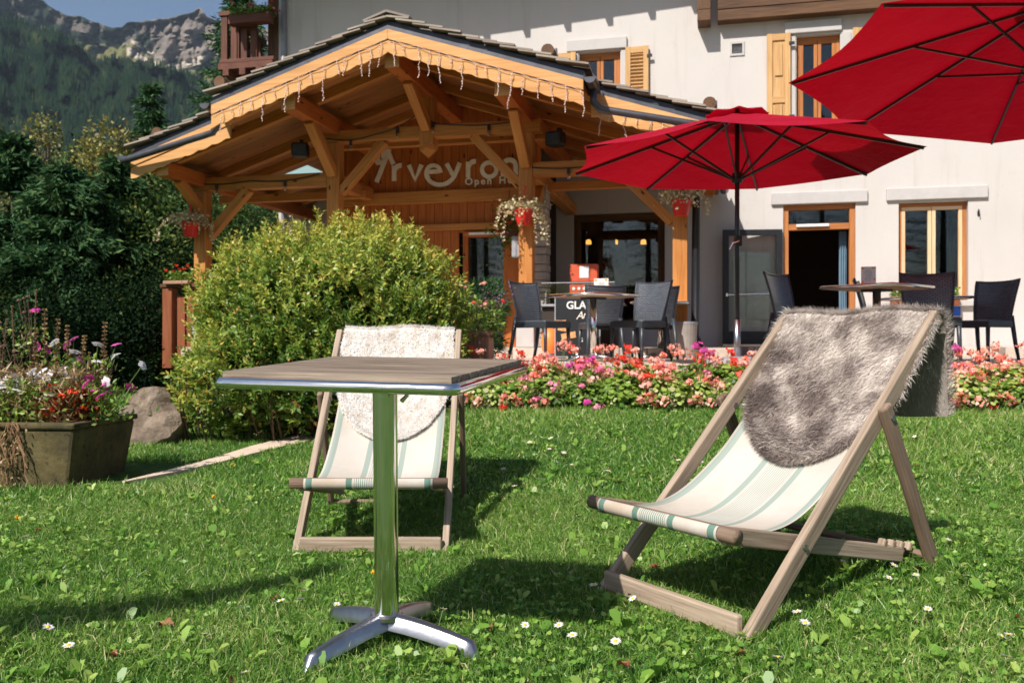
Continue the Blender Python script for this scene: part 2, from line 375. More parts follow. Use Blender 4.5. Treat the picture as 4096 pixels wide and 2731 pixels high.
# broad leaved lawn weeds: clover, dandelion, plantain
def weeds():
    parts = []
    n = 11000; y = np.sqrt(RS.rand(n)*(6.6**2-1.6**2)+1.6**2); y = np.where(RS.rand(n) < .55, 1.6+RS.rand(n)**1.3*2.6, y)
    x = (RS.rand(n)-.5)*2*(y*.66+.4)
    dens = np.sin(x*4.1+.7*y)*np.sin(y*3.3-x*1.3)+.5*np.sin(x*9+y*7)
    k = (dens > -.35) & ~on_path(x, y) & ~((x < -1.9) & (y > 4.85)) ; x = x[k]; y = y[k]; n = len(x); z = lawn_z(x, y)+.008+RS.rand(n)*.022
    r = .0045+RS.rand(n)*.005; N = rdir(n, 1.0)
    for i in range(3):
        a = RS.rand(n)*.6+i*2.09+RS.rand(1)[0]; o = np.stack([np.cos(a), np.sin(a), 0*a], 1)*r[:, None]*1.05
        parts.append(discs(np.stack([x, y, z], 1)+o, N+RS.normal(size=(n, 3))*.45, r, np.clip(.5+.3*RS.normal(size=n), 0, 1), 5))
    V1 = cat(parts)
    parts = []
    for _ in range(850):   # rosettes
        yy = 1.6+RS.rand()**1.2*4.4; xx = (RS.rand()-.5)*2*(yy*.66+.4)
        if on_path(np.array([xx]), np.array([yy]))[0] or (xx < -1.9 and yy > 4.85): continue
        zz = float(lawn_z(xx, yy)); m = RS.randint(3, 8); a = RS.rand()*6+np.arange(m)*6.28/m+RS.normal(size=m)*.3
        el = .25+RS.rand(m)*.9; D = np.stack([np.cos(a)*np.cos(el), np.sin(a)*np.cos(el), np.sin(el)], 1)
        L = .025+RS.rand(m)*.045; N = np.tile([0, 0, 1.], (m, 1))+RS.normal(size=(m, 3))*.2
        W = L*(.25+RS.rand()*.25); t = np.clip(.6+.25*RS.normal()+.1*RS.normal(size=m), 0, 1)
        P0 = np.tile([xx, yy, zz+.004], (m, 1)); S = nrm(np.cross(D, N)); U = np.cross(S, D); L_ = L[:, None]; W_ = W[:, None]
        droop = np.array([0, 0, -1.])
        V = np.stack([P0-S*W_*.08, P0+S*W_*.08, P0+D*L_*.55+S*W_*.5+U*W_*.15, P0+D*L_*.9+droop*L_*.12+S*W_*.28, P0+D*L_+droop*L_*.22, P0+D*L_*.9+droop*L_*.12-S*W_*.28, P0+D*L_*.55-S*W_*.5+U*W_*.15], 1).reshape(-1, 3)
        k = np.arange(m)[:, None]*7
        parts.append((V, k+np.array([[0, 1, 2, 3, 4, 5, 6]]), np.repeat(t, 7)))
    return V1, cat(parts)
wa, wb = weeds()
tag(npmesh('clover', wa[0], wa[1], M['weeds'], tint=wa[2]), 'small clover leaves scattered through the lawn', 'clover', kind='stuff')
tag(npmesh('lawn_weeds', wb[0], wb[1], M['weeds'], tint=wb[2]), 'broad dandelion and plantain leaves growing in the lawn', 'weeds', kind='stuff')

# pale path strip
m_path = plain('pale_path_stone', (.60, .47, .36), .9, var=.12, scale=6, bmp=.4)
G = []
for a in np.linspace(0, 1.6, 12):
    cx = -2.22+a*.50; cy = 4.98+a*2.62; hw = .02+.24*min(a, 1)
    G.append([(cx-.01, cy, float(lawn_z(cx, cy))+.006), (cx+hw*1.7, cy-.05, float(lawn_z(cx+hw*1.7, cy))+.012)])
tag(MB().grid(G, (0, 0, -.06)).build('path', m_path), kind='structure')

# terrace paving + platform
m, n, b = newmat('terrace_paving'); tc = node(n, 'ShaderNodeTexCoord').outputs['Object']
br = node(n, 'ShaderNodeTexBrick'); br.inputs['Scale'].default_value = 1.0; br.inputs['Brick Width'].default_value = .7; br.inputs['Row Height'].default_value = .42
br.inputs['Mortar Size'].default_value = .012; br.inputs['Color1'].default_value = (.52, .43, .36, 1); br.inputs['Color2'].default_value = (.60, .51, .43, 1); br.inputs['Mortar'].default_value = (.25, .2, .16, 1)
link(n, tc, br.inputs['Vector']); f = noise(n, tc, 14, 6)
mm = node(n, 'ShaderNodeMix', data_type='RGBA', blend_type='MULTIPLY'); mm.inputs[0].default_value = .7; link(n, br.outputs[0], mm.inputs[6]); link(n, ramp(n, f, [(.3, (.75, .72, .7)), (.7, (1, 1, 1))]), mm.inputs[7])
link(n, mm.outputs[2], b.inputs['Base Color']); b.inputs['Roughness'].default_value = .85; bump(n, f, b, .3, .01); M['paving'] = m
pol = [(-.95, 8.6, .6), (-.35, 7.72, .6), (10, 7.35, .6), (10, 16, .6), (-1, 18, .6), (-5.0, 16.5, .6), (-4.75, 13.25, .6), (-2.9, 11.0, .6)]
tag(MB().prism(pol, (0, 0, -.75)).build('terrace', M['paving'], bevel=.01), kind='structure')
def L2W(t, s, z): return (OX+WD.x*t+BD.x*s, OY+WD.y*t+BD.y*s, z)
pol = [L2W(-3.75, -.25, .735), L2W(4.2, -.25, .735), L2W(4.2, 2.7, .735), L2W(12, 2.7, .735), L2W(12, 3.6, .735), L2W(-3.75, 3.6, .735)]
tag(MB().prism(pol, (0, 0, -.5)).build('platform', M['paving'], bevel=.01), kind='structure')
# ground under the flower bed
m_soil = plain('soil', (.07, .045, .03), .95, var=.4, bmp=.6)
G = [[(x_, y_, z_) for x_ in np.linspace(-.5, 10, 20)] for y_, z_ in ((6.78, .22), (6.9, .31), (7.35, .36), (7.6, .36))]
tag(MB().grid(G).build('bed_soil', m_soil, smooth=True), kind='structure')

# mountains ---------------------------------------------------------
def vpt(u, v, y): return (y*(u-1176)/2000, y, H+(784-v)/2000*y)
rx_u = [-700, -300, -60, 0, 60, 95, 144, 180, 213, 246, 280, 290, 320, 390, 436, 459, 475, 508, 560, 700, 900, 1200]
rx_v = [-260, -160, -60, -30, -12, 0, 33, 38, 51, 63, 64, 55, 49, 42, 28, 19, 38, 51, 70, 60, 140, 200]
us = np.linspace(-700, 1200, 420); ks = np.linspace(0, 1, 150)
U, K = np.meshgrid(us, ks)
rv = np.interp(U, rx_u, rx_v)+(hash_noise(U, U*0, 5, 4, .05)-.5)*9
vv = 260+(rv-260)*K; yy = 3300+1700*K**.8
rel = hash_noise(U*.6+vv*.12, vv*.32, 9, 5, .045, True)-.5
yy = yy+rel*900*sst(0, .2, K)*(1-sst(.93, 1, K)*.8)
V = np.stack([yy*(U-1176)/2000, yy, H+(784-vv)/2000*yy], -1).reshape(-1, 3); nx = len(us)
jj, ii = np.meshgrid(np.arange(len(ks)-1), np.arange(nx-1), indexing='ij'); F = np.stack([jj*nx+ii, jj*nx+ii+1, (jj+1)*nx+ii+1, (jj+1)*nx+ii], -1).reshape(-1, 4)
# rock / meadow / scree cover as an attribute
n1 = hash_noise(U, vv*1.5, 21, 5, .03)
scree_v = np.interp(U, [180, 250, 300, 340, 380, 420, 470, 520], [118, 118, 118, 145, 158, 150, 135, 105])
scree = np.exp(-((vv-scree_v)/9)**2)*(U > 290)+.55*np.exp(-((vv-(100+(U-310)*.55))/7)**2)*(U > 300)*(U < 360)
mead = sst(scree_v-22, scree_v-10, vv)*(U > 150)*(U < 345)+sst(155, 170, vv)+((U < 235) & (vv > 40+(U-60)*.28))*.5*(n1 > .45)
rock = sst(330, 360, U)*(1-sst(scree_v-12, scree_v-2, vv))
wood_ = (1-rock)*(1-np.clip(mead, 0, 1))
t_ = np.where(scree > .35, .95, np.where(mead > .5, .62+.12*(n1-.5), np.where(rock > .5, .30+.25*(n1-.5), .08+.16*(n1 > .56))))
m, n, b = newmat('alpine_rock'); a = attr(n, 'tint').outputs['Fac']; tc = node(n, 'ShaderNodeTexCoord').outputs['Object']
nn = noise(n, tc, .012, 8, .75); ad = node(n, 'ShaderNodeMath', operation='MULTIPLY_ADD'); link(n, nn, ad.inputs[0]); ad.inputs[1].default_value = .22
s2 = node(n, 'ShaderNodeMath', operation='SUBTRACT'); link(n, a, s2.inputs[0]); s2.inputs[1].default_value = .11; link(n, s2.outputs[0], ad.inputs[2])
link(n, ramp(n, ad.outputs[0], [(0, (.02, .035, .03)), (.16, (.045, .06, .045)), (.24, (.15, .13, .115)), (.42, (.33, .28, .24)), (.55, (.14, .15, .06)), (.75, (.22, .20, .09)), (.88, (.48, .42, .35)), (1, (.55, .49, .42))]), b.inputs['Base Color'])
b.inputs['Roughness'].default_value = 1; b.inputs['Specular IOR Level'].default_value = 0; bump(n, nn, b, 1, 30)
tag(npmesh('mountain', V, F, m, tint=t_.ravel(), smooth=True), kind='structure')
# forested slope
fx_u = [-700, -300, 0, 51, 80, 128, 154, 192, 213, 235, 256, 295, 372, 436, 449, 520, 620, 760, 1200]
fx_v = [-60, 0, 41, 51, 66, 74, 85, 118, 143, 148, 133, 146, 154, 174, 185, 210, 250, 290, 330]
us = np.linspace(-700, 1200, 240); ks = np.linspace(0, 1, 60); U, K = np.meshgrid(us, ks)
rv = np.interp(U, fx_u, fx_v)+(hash_noise(U, U*0, 3, 3, .1)-.5)*6; vv = 800+(rv-800)*K; yy = 500+2500*K**1.1+(hash_noise(U, vv, 31, 4, .02, True)-.5)*500*K
V = np.stack([yy*(U-1176)/2000, yy, H+(784-vv)/2000*yy], -1); nx = len(us)
jj, ii = np.meshgrid(np.arange(len(ks)-1), np.arange(nx-1), indexing='ij'); F = np.stack([jj*nx+ii, jj*nx+ii+1, (jj+1)*nx+ii+1, (jj+1)*nx+ii], -1).reshape(-1, 4)
m = plain('forest_floor', (.025, .035, .018), 1, var=.5, scale=.01, spec=0)
tag(npmesh('forested_hill', V.reshape(-1, 3), F, m, smooth=True), kind='structure')
n_ = 26000; iu = RS.rand(n_); ik = RS.rand(n_)**.6
uu = -300+iu*1150; kk = ik; fi = (uu+700)/1900*(len(us)-1); fk = kk*(len(ks)-1)
i0 = np.clip(fi.astype(int), 0, len(us)-2); k0 = np.clip(fk.astype(int), 0, len(ks)-2); a = (fi-i0)[:, None]; c = (fk-k0)[:, None]
P = (V[k0, i0]*(1-a)*(1-c)+V[k0, i0+1]*a*(1-c)+V[k0+1, i0]*(1-a)*c+V[k0+1, i0+1]*a*c)
hh = (17+RS.rand(n_)*16)*(P[:, 1]/2600)**.5; ww = hh*.17
P[:, 2] -= 3
cs = [P+np.stack([np.cos(q+iu*6)*ww, np.sin(q+iu*6)*ww, 0*ww], 1) for q in (0, 1.257, 2.513, 3.77, 5.03)]+[P+np.stack([0*hh, 0*hh, hh], 1)]
Vc = np.stack(cs, 1).reshape(-1, 3); k = np.arange(n_)[:, None]*6
Fc = np.concatenate([k+np.array([[i, (i+1) % 5, 5]]) for i in range(5)], 0)
m = leafmat('distant_spruce', [(0, (.006, .017, .010)), (.7, (.018, .037, .016)), (1, (.055, .065, .026))], .05, .9, 0)
tag(npmesh('far_forest', Vc, Fc, m, tint=np.repeat(np.clip(hash_noise(uu, kk*600, 77, 3, .05)*1.3-.25+.1*RS.normal(size=n_), 0, 1), 6)), 'dark spruce forest covering the far mountain slope', 'forest', kind='stuff')

# ================================================================== HOTEL BUILDING
SW = 3.63                                    # facade plane
hotel = empty('hotel_building', (OX, OY, 0), RZ, 'white rendered alpine hotel with wooden shutters, brown framed windows and a timber cornice', 'building')
def rect(u0, v0, u1, v1, s=SW):
    """opening on the facade from its photographed corners: t0,t1,z0,z1"""
    ta, za = at(u0, v0, s); tb, zb = at(u1, v1, s); return ta, tb, min(za, zb), max(za, zb)
t_l = at(640, 400, SW)[0]
W1 = rect(1316, 492, 1527, 748); DR = rect(1799, 471, 1965, 797); W2 = rect(2064, 466, 2224, 690)
U1 = rect(1330, 122, 1425, 215); U2 = rect(1829, 84, 1930, 262); VT = rect(1679, 100, 1707, 125)
W1 = (W1[0], W1[1], 1.08, W1[3]); DR = (DR[0], DR[1], .735, DR[3]); U1 = (U1[0], U1[1], U1[3]-1.15, U1[3]); U2 = (U2[0], U2[1], U2[3]-1.55, U2[3])
W0 = (-3.0, -1.4, .735, 2.6)                 # rear opening of the open porch bay (in shade)
ops = [W1, DR, W2, U1, U2, VT]
def wall_with_holes(ops, t0, t1, z0, z1, s, th):
    mb = MB(); ts = sorted({t0, t1, *[q for o in ops for q in o[:2]]}); zs = sorted({z0, z1, *[q for o in ops for q in o[2:]]})
    for i in range(len(ts)-1):
        for j in range(len(zs)-1):
            c = ((ts[i]+ts[i+1])/2, (zs[j]+zs[j+1])/2)
            if any(o[0] < c[0] < o[1] and o[2] < c[1] < o[3] for o in ops): continue
            # only outer/inner faces and hole edges: build as quads
            for sq in (s, s+th):
                q = [(ts[i], sq, zs[j]), (ts[i+1], sq, zs[j]), (ts[i+1], sq, zs[j+1]), (ts[i], sq, zs[j+1])]
                mb.add(q if sq == s else q[::-1], [(0, 1, 2, 3)])
    for a, b_, c, d in list(ops)+[(t0, t1, z0, z1)]:
        for p, q in (((a, c), (b_, c)), ((b_, c), (b_, d)), ((b_, d), (a, d)), ((a, d), (a, c))):
            mb.add([(p[0], s, p[1]), (q[0], s, q[1]), (q[0], s+th, q[1]), (p[0], s+th, p[1])], [(0, 1, 2, 3)])
    return mb
T1 = 11.5; ZT = 8.6
wall_with_holes(ops, t_l, T1, 0, ZT, SW, .34).build('wall', M['stucco'], hotel)
mb = MB(); mb.box((t_l+.17, SW+4.4, ZT/2), (.34, 8, ZT)); mb.box((T1-.17, SW+4.4, ZT/2), (.34, 8, ZT)); mb.box(((t_l+T1)/2, SW+8.4, ZT/2), (T1-t_l-.8, .3, ZT))
mb.build('side_wall', M['stucco'], hotel)
# rooms behind the openings, coloured dark so the windows read dark
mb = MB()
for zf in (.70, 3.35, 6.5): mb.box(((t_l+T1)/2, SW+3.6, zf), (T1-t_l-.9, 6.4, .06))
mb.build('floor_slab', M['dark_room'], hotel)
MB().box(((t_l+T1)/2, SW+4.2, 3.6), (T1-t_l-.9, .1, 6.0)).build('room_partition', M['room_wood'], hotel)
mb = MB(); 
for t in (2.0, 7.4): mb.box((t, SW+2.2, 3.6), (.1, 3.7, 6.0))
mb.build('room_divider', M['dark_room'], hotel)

def bordered(o, w, s, d, mb=None):
    t0, t1, z0, z1 = o; mb = mb or MB()
    mb.box(((t0+t1)/2, s, z1-w/2), (t1-t0, d, w)); mb.box(((t0+t1)/2, s, z0+w/2), (t1-t0, d, w))
    mb.box((t0+w/2, s, (z0+z1)/2), (w, d, z1-z0-2*w)); mb.box((t1-w/2, s, (z0+z1)/2), (w, d, z1-z0-2*w)); return mb
def window(o, outer, inner, s=SW+.14, split=True, w=.06):
    t0, t1, z0, z1 = o; e = .003
    f = bordered((t0+e, t1-e, z0+e, z1-e), w, s, .09).build('window', outer, hotel, bevel=.004)
    tm = (t0+t1)/2; ss = [(t0+w+.004, tm-.004), (tm+.004, t1-w-.004)] if split else [(t0+w, t1-w)]
    for a, b_ in ss:
        bordered((a, b_, z0+w+.004, z1-w-.004), .055, s-.012, .06).build('sash', inner, f, bevel=.004)
        MB().box(((a+b_)/2, s+.005, (z0+z1)/2), (b_-a-.1, .008, z1-z0-2*w-.1)).build('pane', M['glass'], f)
    return f
window(W1, M['darkbrown'], M['darkbrown'], split=False, w=.07)
window(W2, M['frame_or'], M['frame_pale']); window(U1, M['frame_or'], M['frame_or']); window(U2, M['frame_or'], M['frame_or'])
# lintels
for u0, v0, u1, v1 in ((1771, 446, 1992, 474), (2035, 436, 2268, 464), (1302, 97, 1440, 121), (1803, 56, 1933, 80)):
    o = rect(u0, v0, u1, v1-3); MB().box(((o[0]+o[1])/2, SW-.02, (o[2]+o[3])/2+.03), (o[1]-o[0], .07, .2)).build('lintel', M['lintel'], hotel, bevel=.012)
for o in (W2, U2, U1): MB().box(((o[0]+o[1])/2, SW+.03, o[2]-.045), (o[1]-o[0]+.16, .24, .09)).build('sill', M['lintel'], hotel, bevel=.01)
# white painted window reveals
for o in (U1, U2):
    for t in (o[0]-.09, o[1]+.09): MB().box((t, SW-.004, (o[2]+o[3])/2), (.15, .03, o[3]-o[2])).build('reveal', M['lintel'], hotel)
# shutters
def shutter(t, z0, z1, w, louvre):
    h = z1-z0; s = SW-.055; mb = MB(); zc = (z0+z1)/2
    for q in (t-w/2+.045, t+w/2-.045): mb.box((q, s, zc), (.09, .04, h))
    for z in (z1-.06, z0+h*.30, z0+.07): mb.box((t, s, z), (w-.18, .036, .11))
    mb.box((t, s+.012, zc), (w-.18, .012, h-.1))
    if louvre:
        k = int(h*.55/.062)
        for i in range(k):
            z = z1-.15-i*.062; mb.beam((t-w/2+.09, s-.005, z), (t+w/2-.09, s-.005, z), .045, .012, up=(0, .6, 1))
    else:
        mb.box((t, s-.006, z1-.12-h*.2), (w-.26, .02, h*.34)); mb.box((t, s-.006, z0+h*.15), (w-.26, .02, h*.20))
    o = mb.build('shutter', M['shutter'], hotel, bevel=.004)
    mh = MB()
    for z in (z1-.18, z0+.18): mh.box((t+w/2+.02 if t < 6 else t+w/2+.02, s-.024, z), (.09, .02, .05))
    mh.build('hinge', M['black'], o)
    return o
ow = (U1[3]-U1[2]); o = rect(1437, 113, 1490, 200); shutter((o[0]+o[1])/2, U1[2]+.02, U1[3]+.02, o[1]-o[0], True)
o = rect(1278, 127, 1318, 200); shutter((o[0]+o[1])/2, U1[2]+.02, U1[3]+.0, .40, True)
o = rect(1761, 86, 1815, 260); shutter((o[0]+o[1])/2, U2[2]+.02, U2[3]+.05, o[1]-o[0], False)
shutter(U2[1]+.40, U2[2]+.02, U2[3]+.05, .42, False)
# wall vent
bordered((VT[0]-.02, VT[1]+.02, VT[2]-.02, VT[3]+.02), .035, SW-.004, .03).build('vent_frame', M['lintel'], hotel)
mb = MB()
for i in range(7): mb.beam((VT[0]+.01, SW+.03, VT[2]+.02+i*(VT[3]-VT[2]-.03)/6), (VT[1]-.01, SW+.03, VT[2]+.02+i*(VT[3]-VT[2]-.03)/6), .03, .006, up=(0, 1, 1))
mb.build('vent_grille', M['grey'], hotel)
# door: frame with transom, open leaf
f = bordered((DR[0]+.003, DR[1]-.003, DR[2], DR[3]-.003), .085, SW+.10, .12)
zt = at(1880, 521, SW)[1]
f.box(((DR[0]+DR[1])/2, SW+.10, zt+.01), (DR[1]-DR[0]-.18, .11, .10))
df = f.build('door_frame', M['frame_or'], hotel, bevel=.004)
MB().box(((DR[0]+DR[1])/2, SW+.10, (zt+DR[3])/2), (DR[1]-DR[0]-.17, .01, DR[3]-zt-.12)).build('transom_pane', M['glass'], df)
MB().box(((DR[0]+DR[1])/2-.1, SW+.03, zt+.03), (.52, .05, .045)).build('door_closer', M['white_plastic'], df, bevel=.006)
lw = DR[1]-DR[0]-.1
# the leaf is folded back almost flat against the wall, hinged on the left jamb
hx, hs = DR[0]-.02, SW-.05; ang = rad(172)
leaf = bpy.data.objects.new('door_leaf', None); C.objects.link(leaf); leaf.parent = hotel; leaf.location = (hx, hs, 0); leaf.rotation_euler = (0, 0, ang+rad(16))
zt2 = zt-.03; Lf = .98
bordered((0, Lf, .78, zt2), .10, 0, .05).box((Lf/2, 0, .93), (Lf-.2, .04, .12)).build('leaf_frame', M['black'], leaf, bevel=.004)
MB().box((Lf/2, 0, (1.0+zt2)/2), (Lf-.18, .012, zt2-1.14)).build('leaf_glass', M['glass_door'], leaf)
mb = MB(); mb.tube([(.16, .06, 1.62), (.9, .06, 1.60)], .012); mb.box((.12, .055, 1.62), (.05, .07, .18)); mb.box((.92, .05, 1.6), (.03, .06, .06)); mb.build('push_bar', M['chrome'], leaf, bevel=.004)
MB().box((Lf/2, .0, .755), (Lf, .03, .03)).build('threshold_strip', M['chrome'], leaf)
# curtains
def curtain(t0, t1, z0, z1, s):
    G = []
    for i in range(25):
        a = i/24; G.append([(t0+(t1-t0)*a, s+.035*math.sin(a*22), z0), (t0+(t1-t0)*a*.9, s+.03*math.sin(a*22+.4), (z0+z1)/2), (t0+(t1-t0)*a, s+.03*math.sin(a*22), z1)])
    return MB().grid(G).build('curtain', M['curtain'], hotel, smooth=True)
curtain(DR[1]-.22, DR[1]-.09, .78, zt-.05, SW+.3); curtain(W2[1]-.22, W2[1]-.07, W2[2]+.02, W2[3]-.05, SW+.42); curtain(W2[0]+.06, W2[0]+.14, W2[2]+.02, W2[3]-.05, SW+.42)
# downpipe at the left corner, render joint lines, wall hooks
MB().tube([(t_l+.14, SW-.06, .4), (t_l+.14, SW-.06, 8.3)], .05, 10).build('corner_downpipe', M['grey'], hotel, smooth=True)
for u, v in ((2305, 485+360), (2247, 490), (2306, 705)):
    if v > 800: continue
    t, z = at(u, v, SW); mb = MB(); mb.tube([(t, SW, z+.06), (t, SW-.04, z+.05), (t+.01, SW-.045, z-.05)], .008); mb.box((t, SW-.01, z), (.03, .02, .07)); mb.build('wall_hook', M['black'], hotel)
t, z = at(2211, 714, SW); MB().box((t-.12, SW-.01, z), (.17, .01, .16)).build('blue_notice', plain('blue_notice', (.02, .10, .50), .4), hotel)
mb = MB(); q = at(1560, 640, SW); 
t, z = at(1595, 757, SW); MB().box((t-.02, SW-.012, z), (.11, .02, .08)).build('wall_socket', M['black'], hotel, bevel=.004)
# timber cornice beam on the right part of the facade
o = rect(1640, 52, 1900, 30); zb = 6.2
mb = MB()
for i in range(5): mb.box(((o[0]+T1)/2+.05, SW-.11-.012*(i % 2), zb+.10+i*.185), (T1-o[0]-.02, .22, .178))
mb.build('cornice_beam', M['darkbrown'], hotel, bevel=.006)
o2 = rect(1606, 52, 1640, 30)
mb = MB()
for i in range(5): mb.box(((o2[0]+o2[1])/2-.04, SW-.19, zb+.10+i*.185-.03), (o2[1]-o2[0]-.03, .38, .18))
mb.build('cornice_end_post', M['darkbrown'], hotel, bevel=.006)
# main roof with overhanging eaves and toothed fascia (above the picture)
er = empty('eaves'); er.parent = hotel
t_e = at(1600, 20, SW)[0]
mb = MB(); ov = 1.62; ze = 7.92
mb.add([(t_l-1.2, SW-ov, ze), (t_e-.6, SW-ov, ze+.5), (t_e-.6, SW+9, ze+3.4), (t_l-1.2, SW+9, ze+3.4)]+[(t_l-1.2, SW-ov, ze+.2), (t_e-.6, SW-ov, ze+.7), (t_e-.6, SW+9, ze+3.6), (t_l-1.2, SW+9, ze+3.6)],
       [(0, 3, 2, 1), (4, 5, 6, 7), (0, 1, 5, 4), (1, 2, 6, 5), (2, 3, 7, 6), (3, 0, 4, 7)])
for i in range(13):
    t = t_l-1+i*.74
    if t < t_e-.6: mb.box((t, SW-ov+.05, ze-.06+.5*(t-t_l+1.2)/(t_e-.6-t_l+1.2)), (.09, .12, .16))
mb.build('roof_overhang', M['darkbrown'], er)
mb = MB(); mb.add([(t_e-.6, SW-.3, ze+.2), (T1+1, SW-.3, ze+.3), (T1+1, SW+9, ze+3.4), (t_e-.6, SW+9, ze+3.4), (t_e-.6, SW-.3, ze+.4), (T1+1, SW-.3, ze+.5), (T1+1, SW+9, ze+3.6), (t_e-.6, SW+9, ze+3.6)],
       [(0, 3, 2, 1), (4, 5, 6, 7), (0, 1, 5, 4), (1, 2, 6, 5), (2, 3, 7, 6), (3, 0, 4, 7)])
mb.build('main_roof', M['shingle'], er)
# corner balcony of dark wood, upper left
bal = bpy.data.objects.new('balcony', None); C.objects.link(bal); bal.parent = hotel; bal.location = (t_l, SW, 0)
tb0 = at(536, 150, SW+.2)[0]-t_l; zf = at(560, 152, SW)[1]
MB().box((tb0/2-.03, .7, zf-.06), (-tb0+.06, 1.9, .12)).build('balcony_floor', M['stain_dark'], bal)
MB().box((-.12, .08, zf+.9), (.22, .16, 3.2)).build('corner_post', M['darkbrown'], bal, bevel=.01)
MB().beam((-.30, -.17, zf-.2), (-.52, -.17, zf+1.15), .16, .05, up=(0, 1, 0)).build('slanted_board', M['stain_dark'], bal, bevel=.01)
mb = MB(); mb.box((tb0/2, -.22, zf+.95), (-tb0+.06, .09, .09)); mb.box((tb0/2, -.22, zf+.03), (-tb0+.06, .07, .07)); mb.box((tb0, .6, zf+.95), (.09, 1.7, .09)); mb.build('handrail', M['stain_dark'], bal, bevel=.008)
for i in range(4): MB().box((tb0+.06+i*.21, -.22, zf+.5), (.13, .035, .88)).build('baluster', M['stain_dark'], bal, bevel=.006)
for i in range(6): MB().box((tb0, -.05+i*.25, zf+.5), (.035, .14, .88)).build('baluster', M['stain_dark'], bal, bevel=.006)
for i in range(3): MB().beam((tb0+.1+i*.35, .8, zf-.18), (tb0+.1+i*.35, -.25, zf-.18), .13, .13).build('bracket', M['stain_dark'], bal, bevel=.008)

# ================================================================== TIMBER PORCH
porch = empty('timber_porch', (OX, OY, 0), RZ, 'open larch timber porch with a gabled shingle roof in front of the hotel', 'porch')
SL = .325
def zr(t): return 4.77-SL*abs(t)
PT = (-3.54, -1.41, 1.41, 3.47); ZG = .735
for i, t in enumerate(PT):
    top = 3.05 if i in (0, 3) else 3.66
    zb_ = .735+(.42 if i != 3 else .28)
    MB().box((t, 0, (top+zb_)/2), (.19, .19, top-zb_)).build('post', M['larch'], porch, bevel=.008)
    sh = MB(); sh.box((t, 0, zb_-.05), (.20, .205, .2)); sh.build('post_shoe', M['black'] if i == 3 else M['zinc'], porch, bevel=.006)
    if i != 3: MB().box((t, 0, .735+.16), (.25, .25, .32)).build('stone_plinth', M['lintel'], porch, bevel=.015)
def bm(name, a, b_, w, h, up=(0, 0, 1), mat='larch', bv=.008): return MB().beam(a, b_, w, h, up).build(name, M[mat], porch, bevel=bv)
bm('collar_beam', (-1.62, 0, 3.745), (1.62, 0, 3.745), .17, .17)
bm('collar_beam', (-1.62, .5, 3.735), (1.62, .5, 3.735), .12, .11)
bm('side_beam', (-3.85, 0, 3.15), (-1.51, 0, 3.15), .17, .19); bm('side_beam', (1.51, 0, 3.15), (3.85, 0, 3.15), .17, .19)
bm('side_beam', (-3.8, .9, 3.08), (-1.3, .9, 3.08), .12, .12); bm('side_beam', (1.3, .9, 3.08), (3.8, .9, 3.08), .12, .12)
bm('king_post', (0, 0, 4.24), (0, 0, 3.56), .20, .20, up=(0, 1, 0))
mb = MB(); mb.lathe([(.14, 0), (.13, -.06), (.0, -.17)], (0, 0, 3.56), 4); mb.build('pendant', M['larch'], porch)
for sx, t in ((1, -1.41), (-1, 1.41)):
    bm('brace', (t+sx*.09, 0, 2.95), (t+sx*.75, 0, 3.66), .12, .13)
    bm('brace', (t-sx*.0, -.09, 3.22), (t+sx*.0, -.82, 3.80), .13, .15)
bm('brace', (0, -.09, 3.80), (0, -.85, 4.24), .13, .15)
bm('brace', (-3.44, 0, 2.38), (-2.78, 0, 3.06), .13, .13); bm('brace', (3.37, 0, 2.38), (2.70, 0, 3.06), .13, .13)
bm('brace', (1.43, .1, 2.45), (1.43, .85, 3.12), .15, .15, mat='larch')
bm('brace', (-3.54, -.09, 2.78), (-3.54, -.62, 3.12), .12, .13)
# purlins, ends showing under the barge boards
def purlin(t, s0, w=.19, h=.22):
    z1 = zr(t)-.31 if t else zr(0)-.33
    o = MB().beam((t, s0, z1-h/2), (t, SW-.01, z1-h/2), w, h).build('purlin', M['larch_red'] if True else 0, porch, bevel=.01)
    MB().beam((t, s0-.012, z1-h/2), (t, s0+.0, z1-h/2), w*.98, h*.96).build('purlin_end', M['larch_pale'], o)
for t in (0, -1.41, 1.41): purlin(t, -1.42)
for t in (-3.54, 3.5): purlin(t, -.98, .18, .2)
bm('longitudinal_beam', (1.45, .1, 3.15), (1.45, SW-.01, 3.15), .17, .19); bm('longitudinal_beam', (-1.45, .1, 3.15), (-1.45, 1.35, 3.15), .17, .19)
# rafters
for s_ in (-1.28, -.72, .45, 1.1, 2.25, 3.1):
    for g in (-1, 1):
        te = 2.38 if s_ < -1.1 else 3.9
        bm('rafter', (g*.02, s_, zr(0)-.245), (g*te, s_, zr(te)-.245), .10, .13, up=(0, 0, 1))
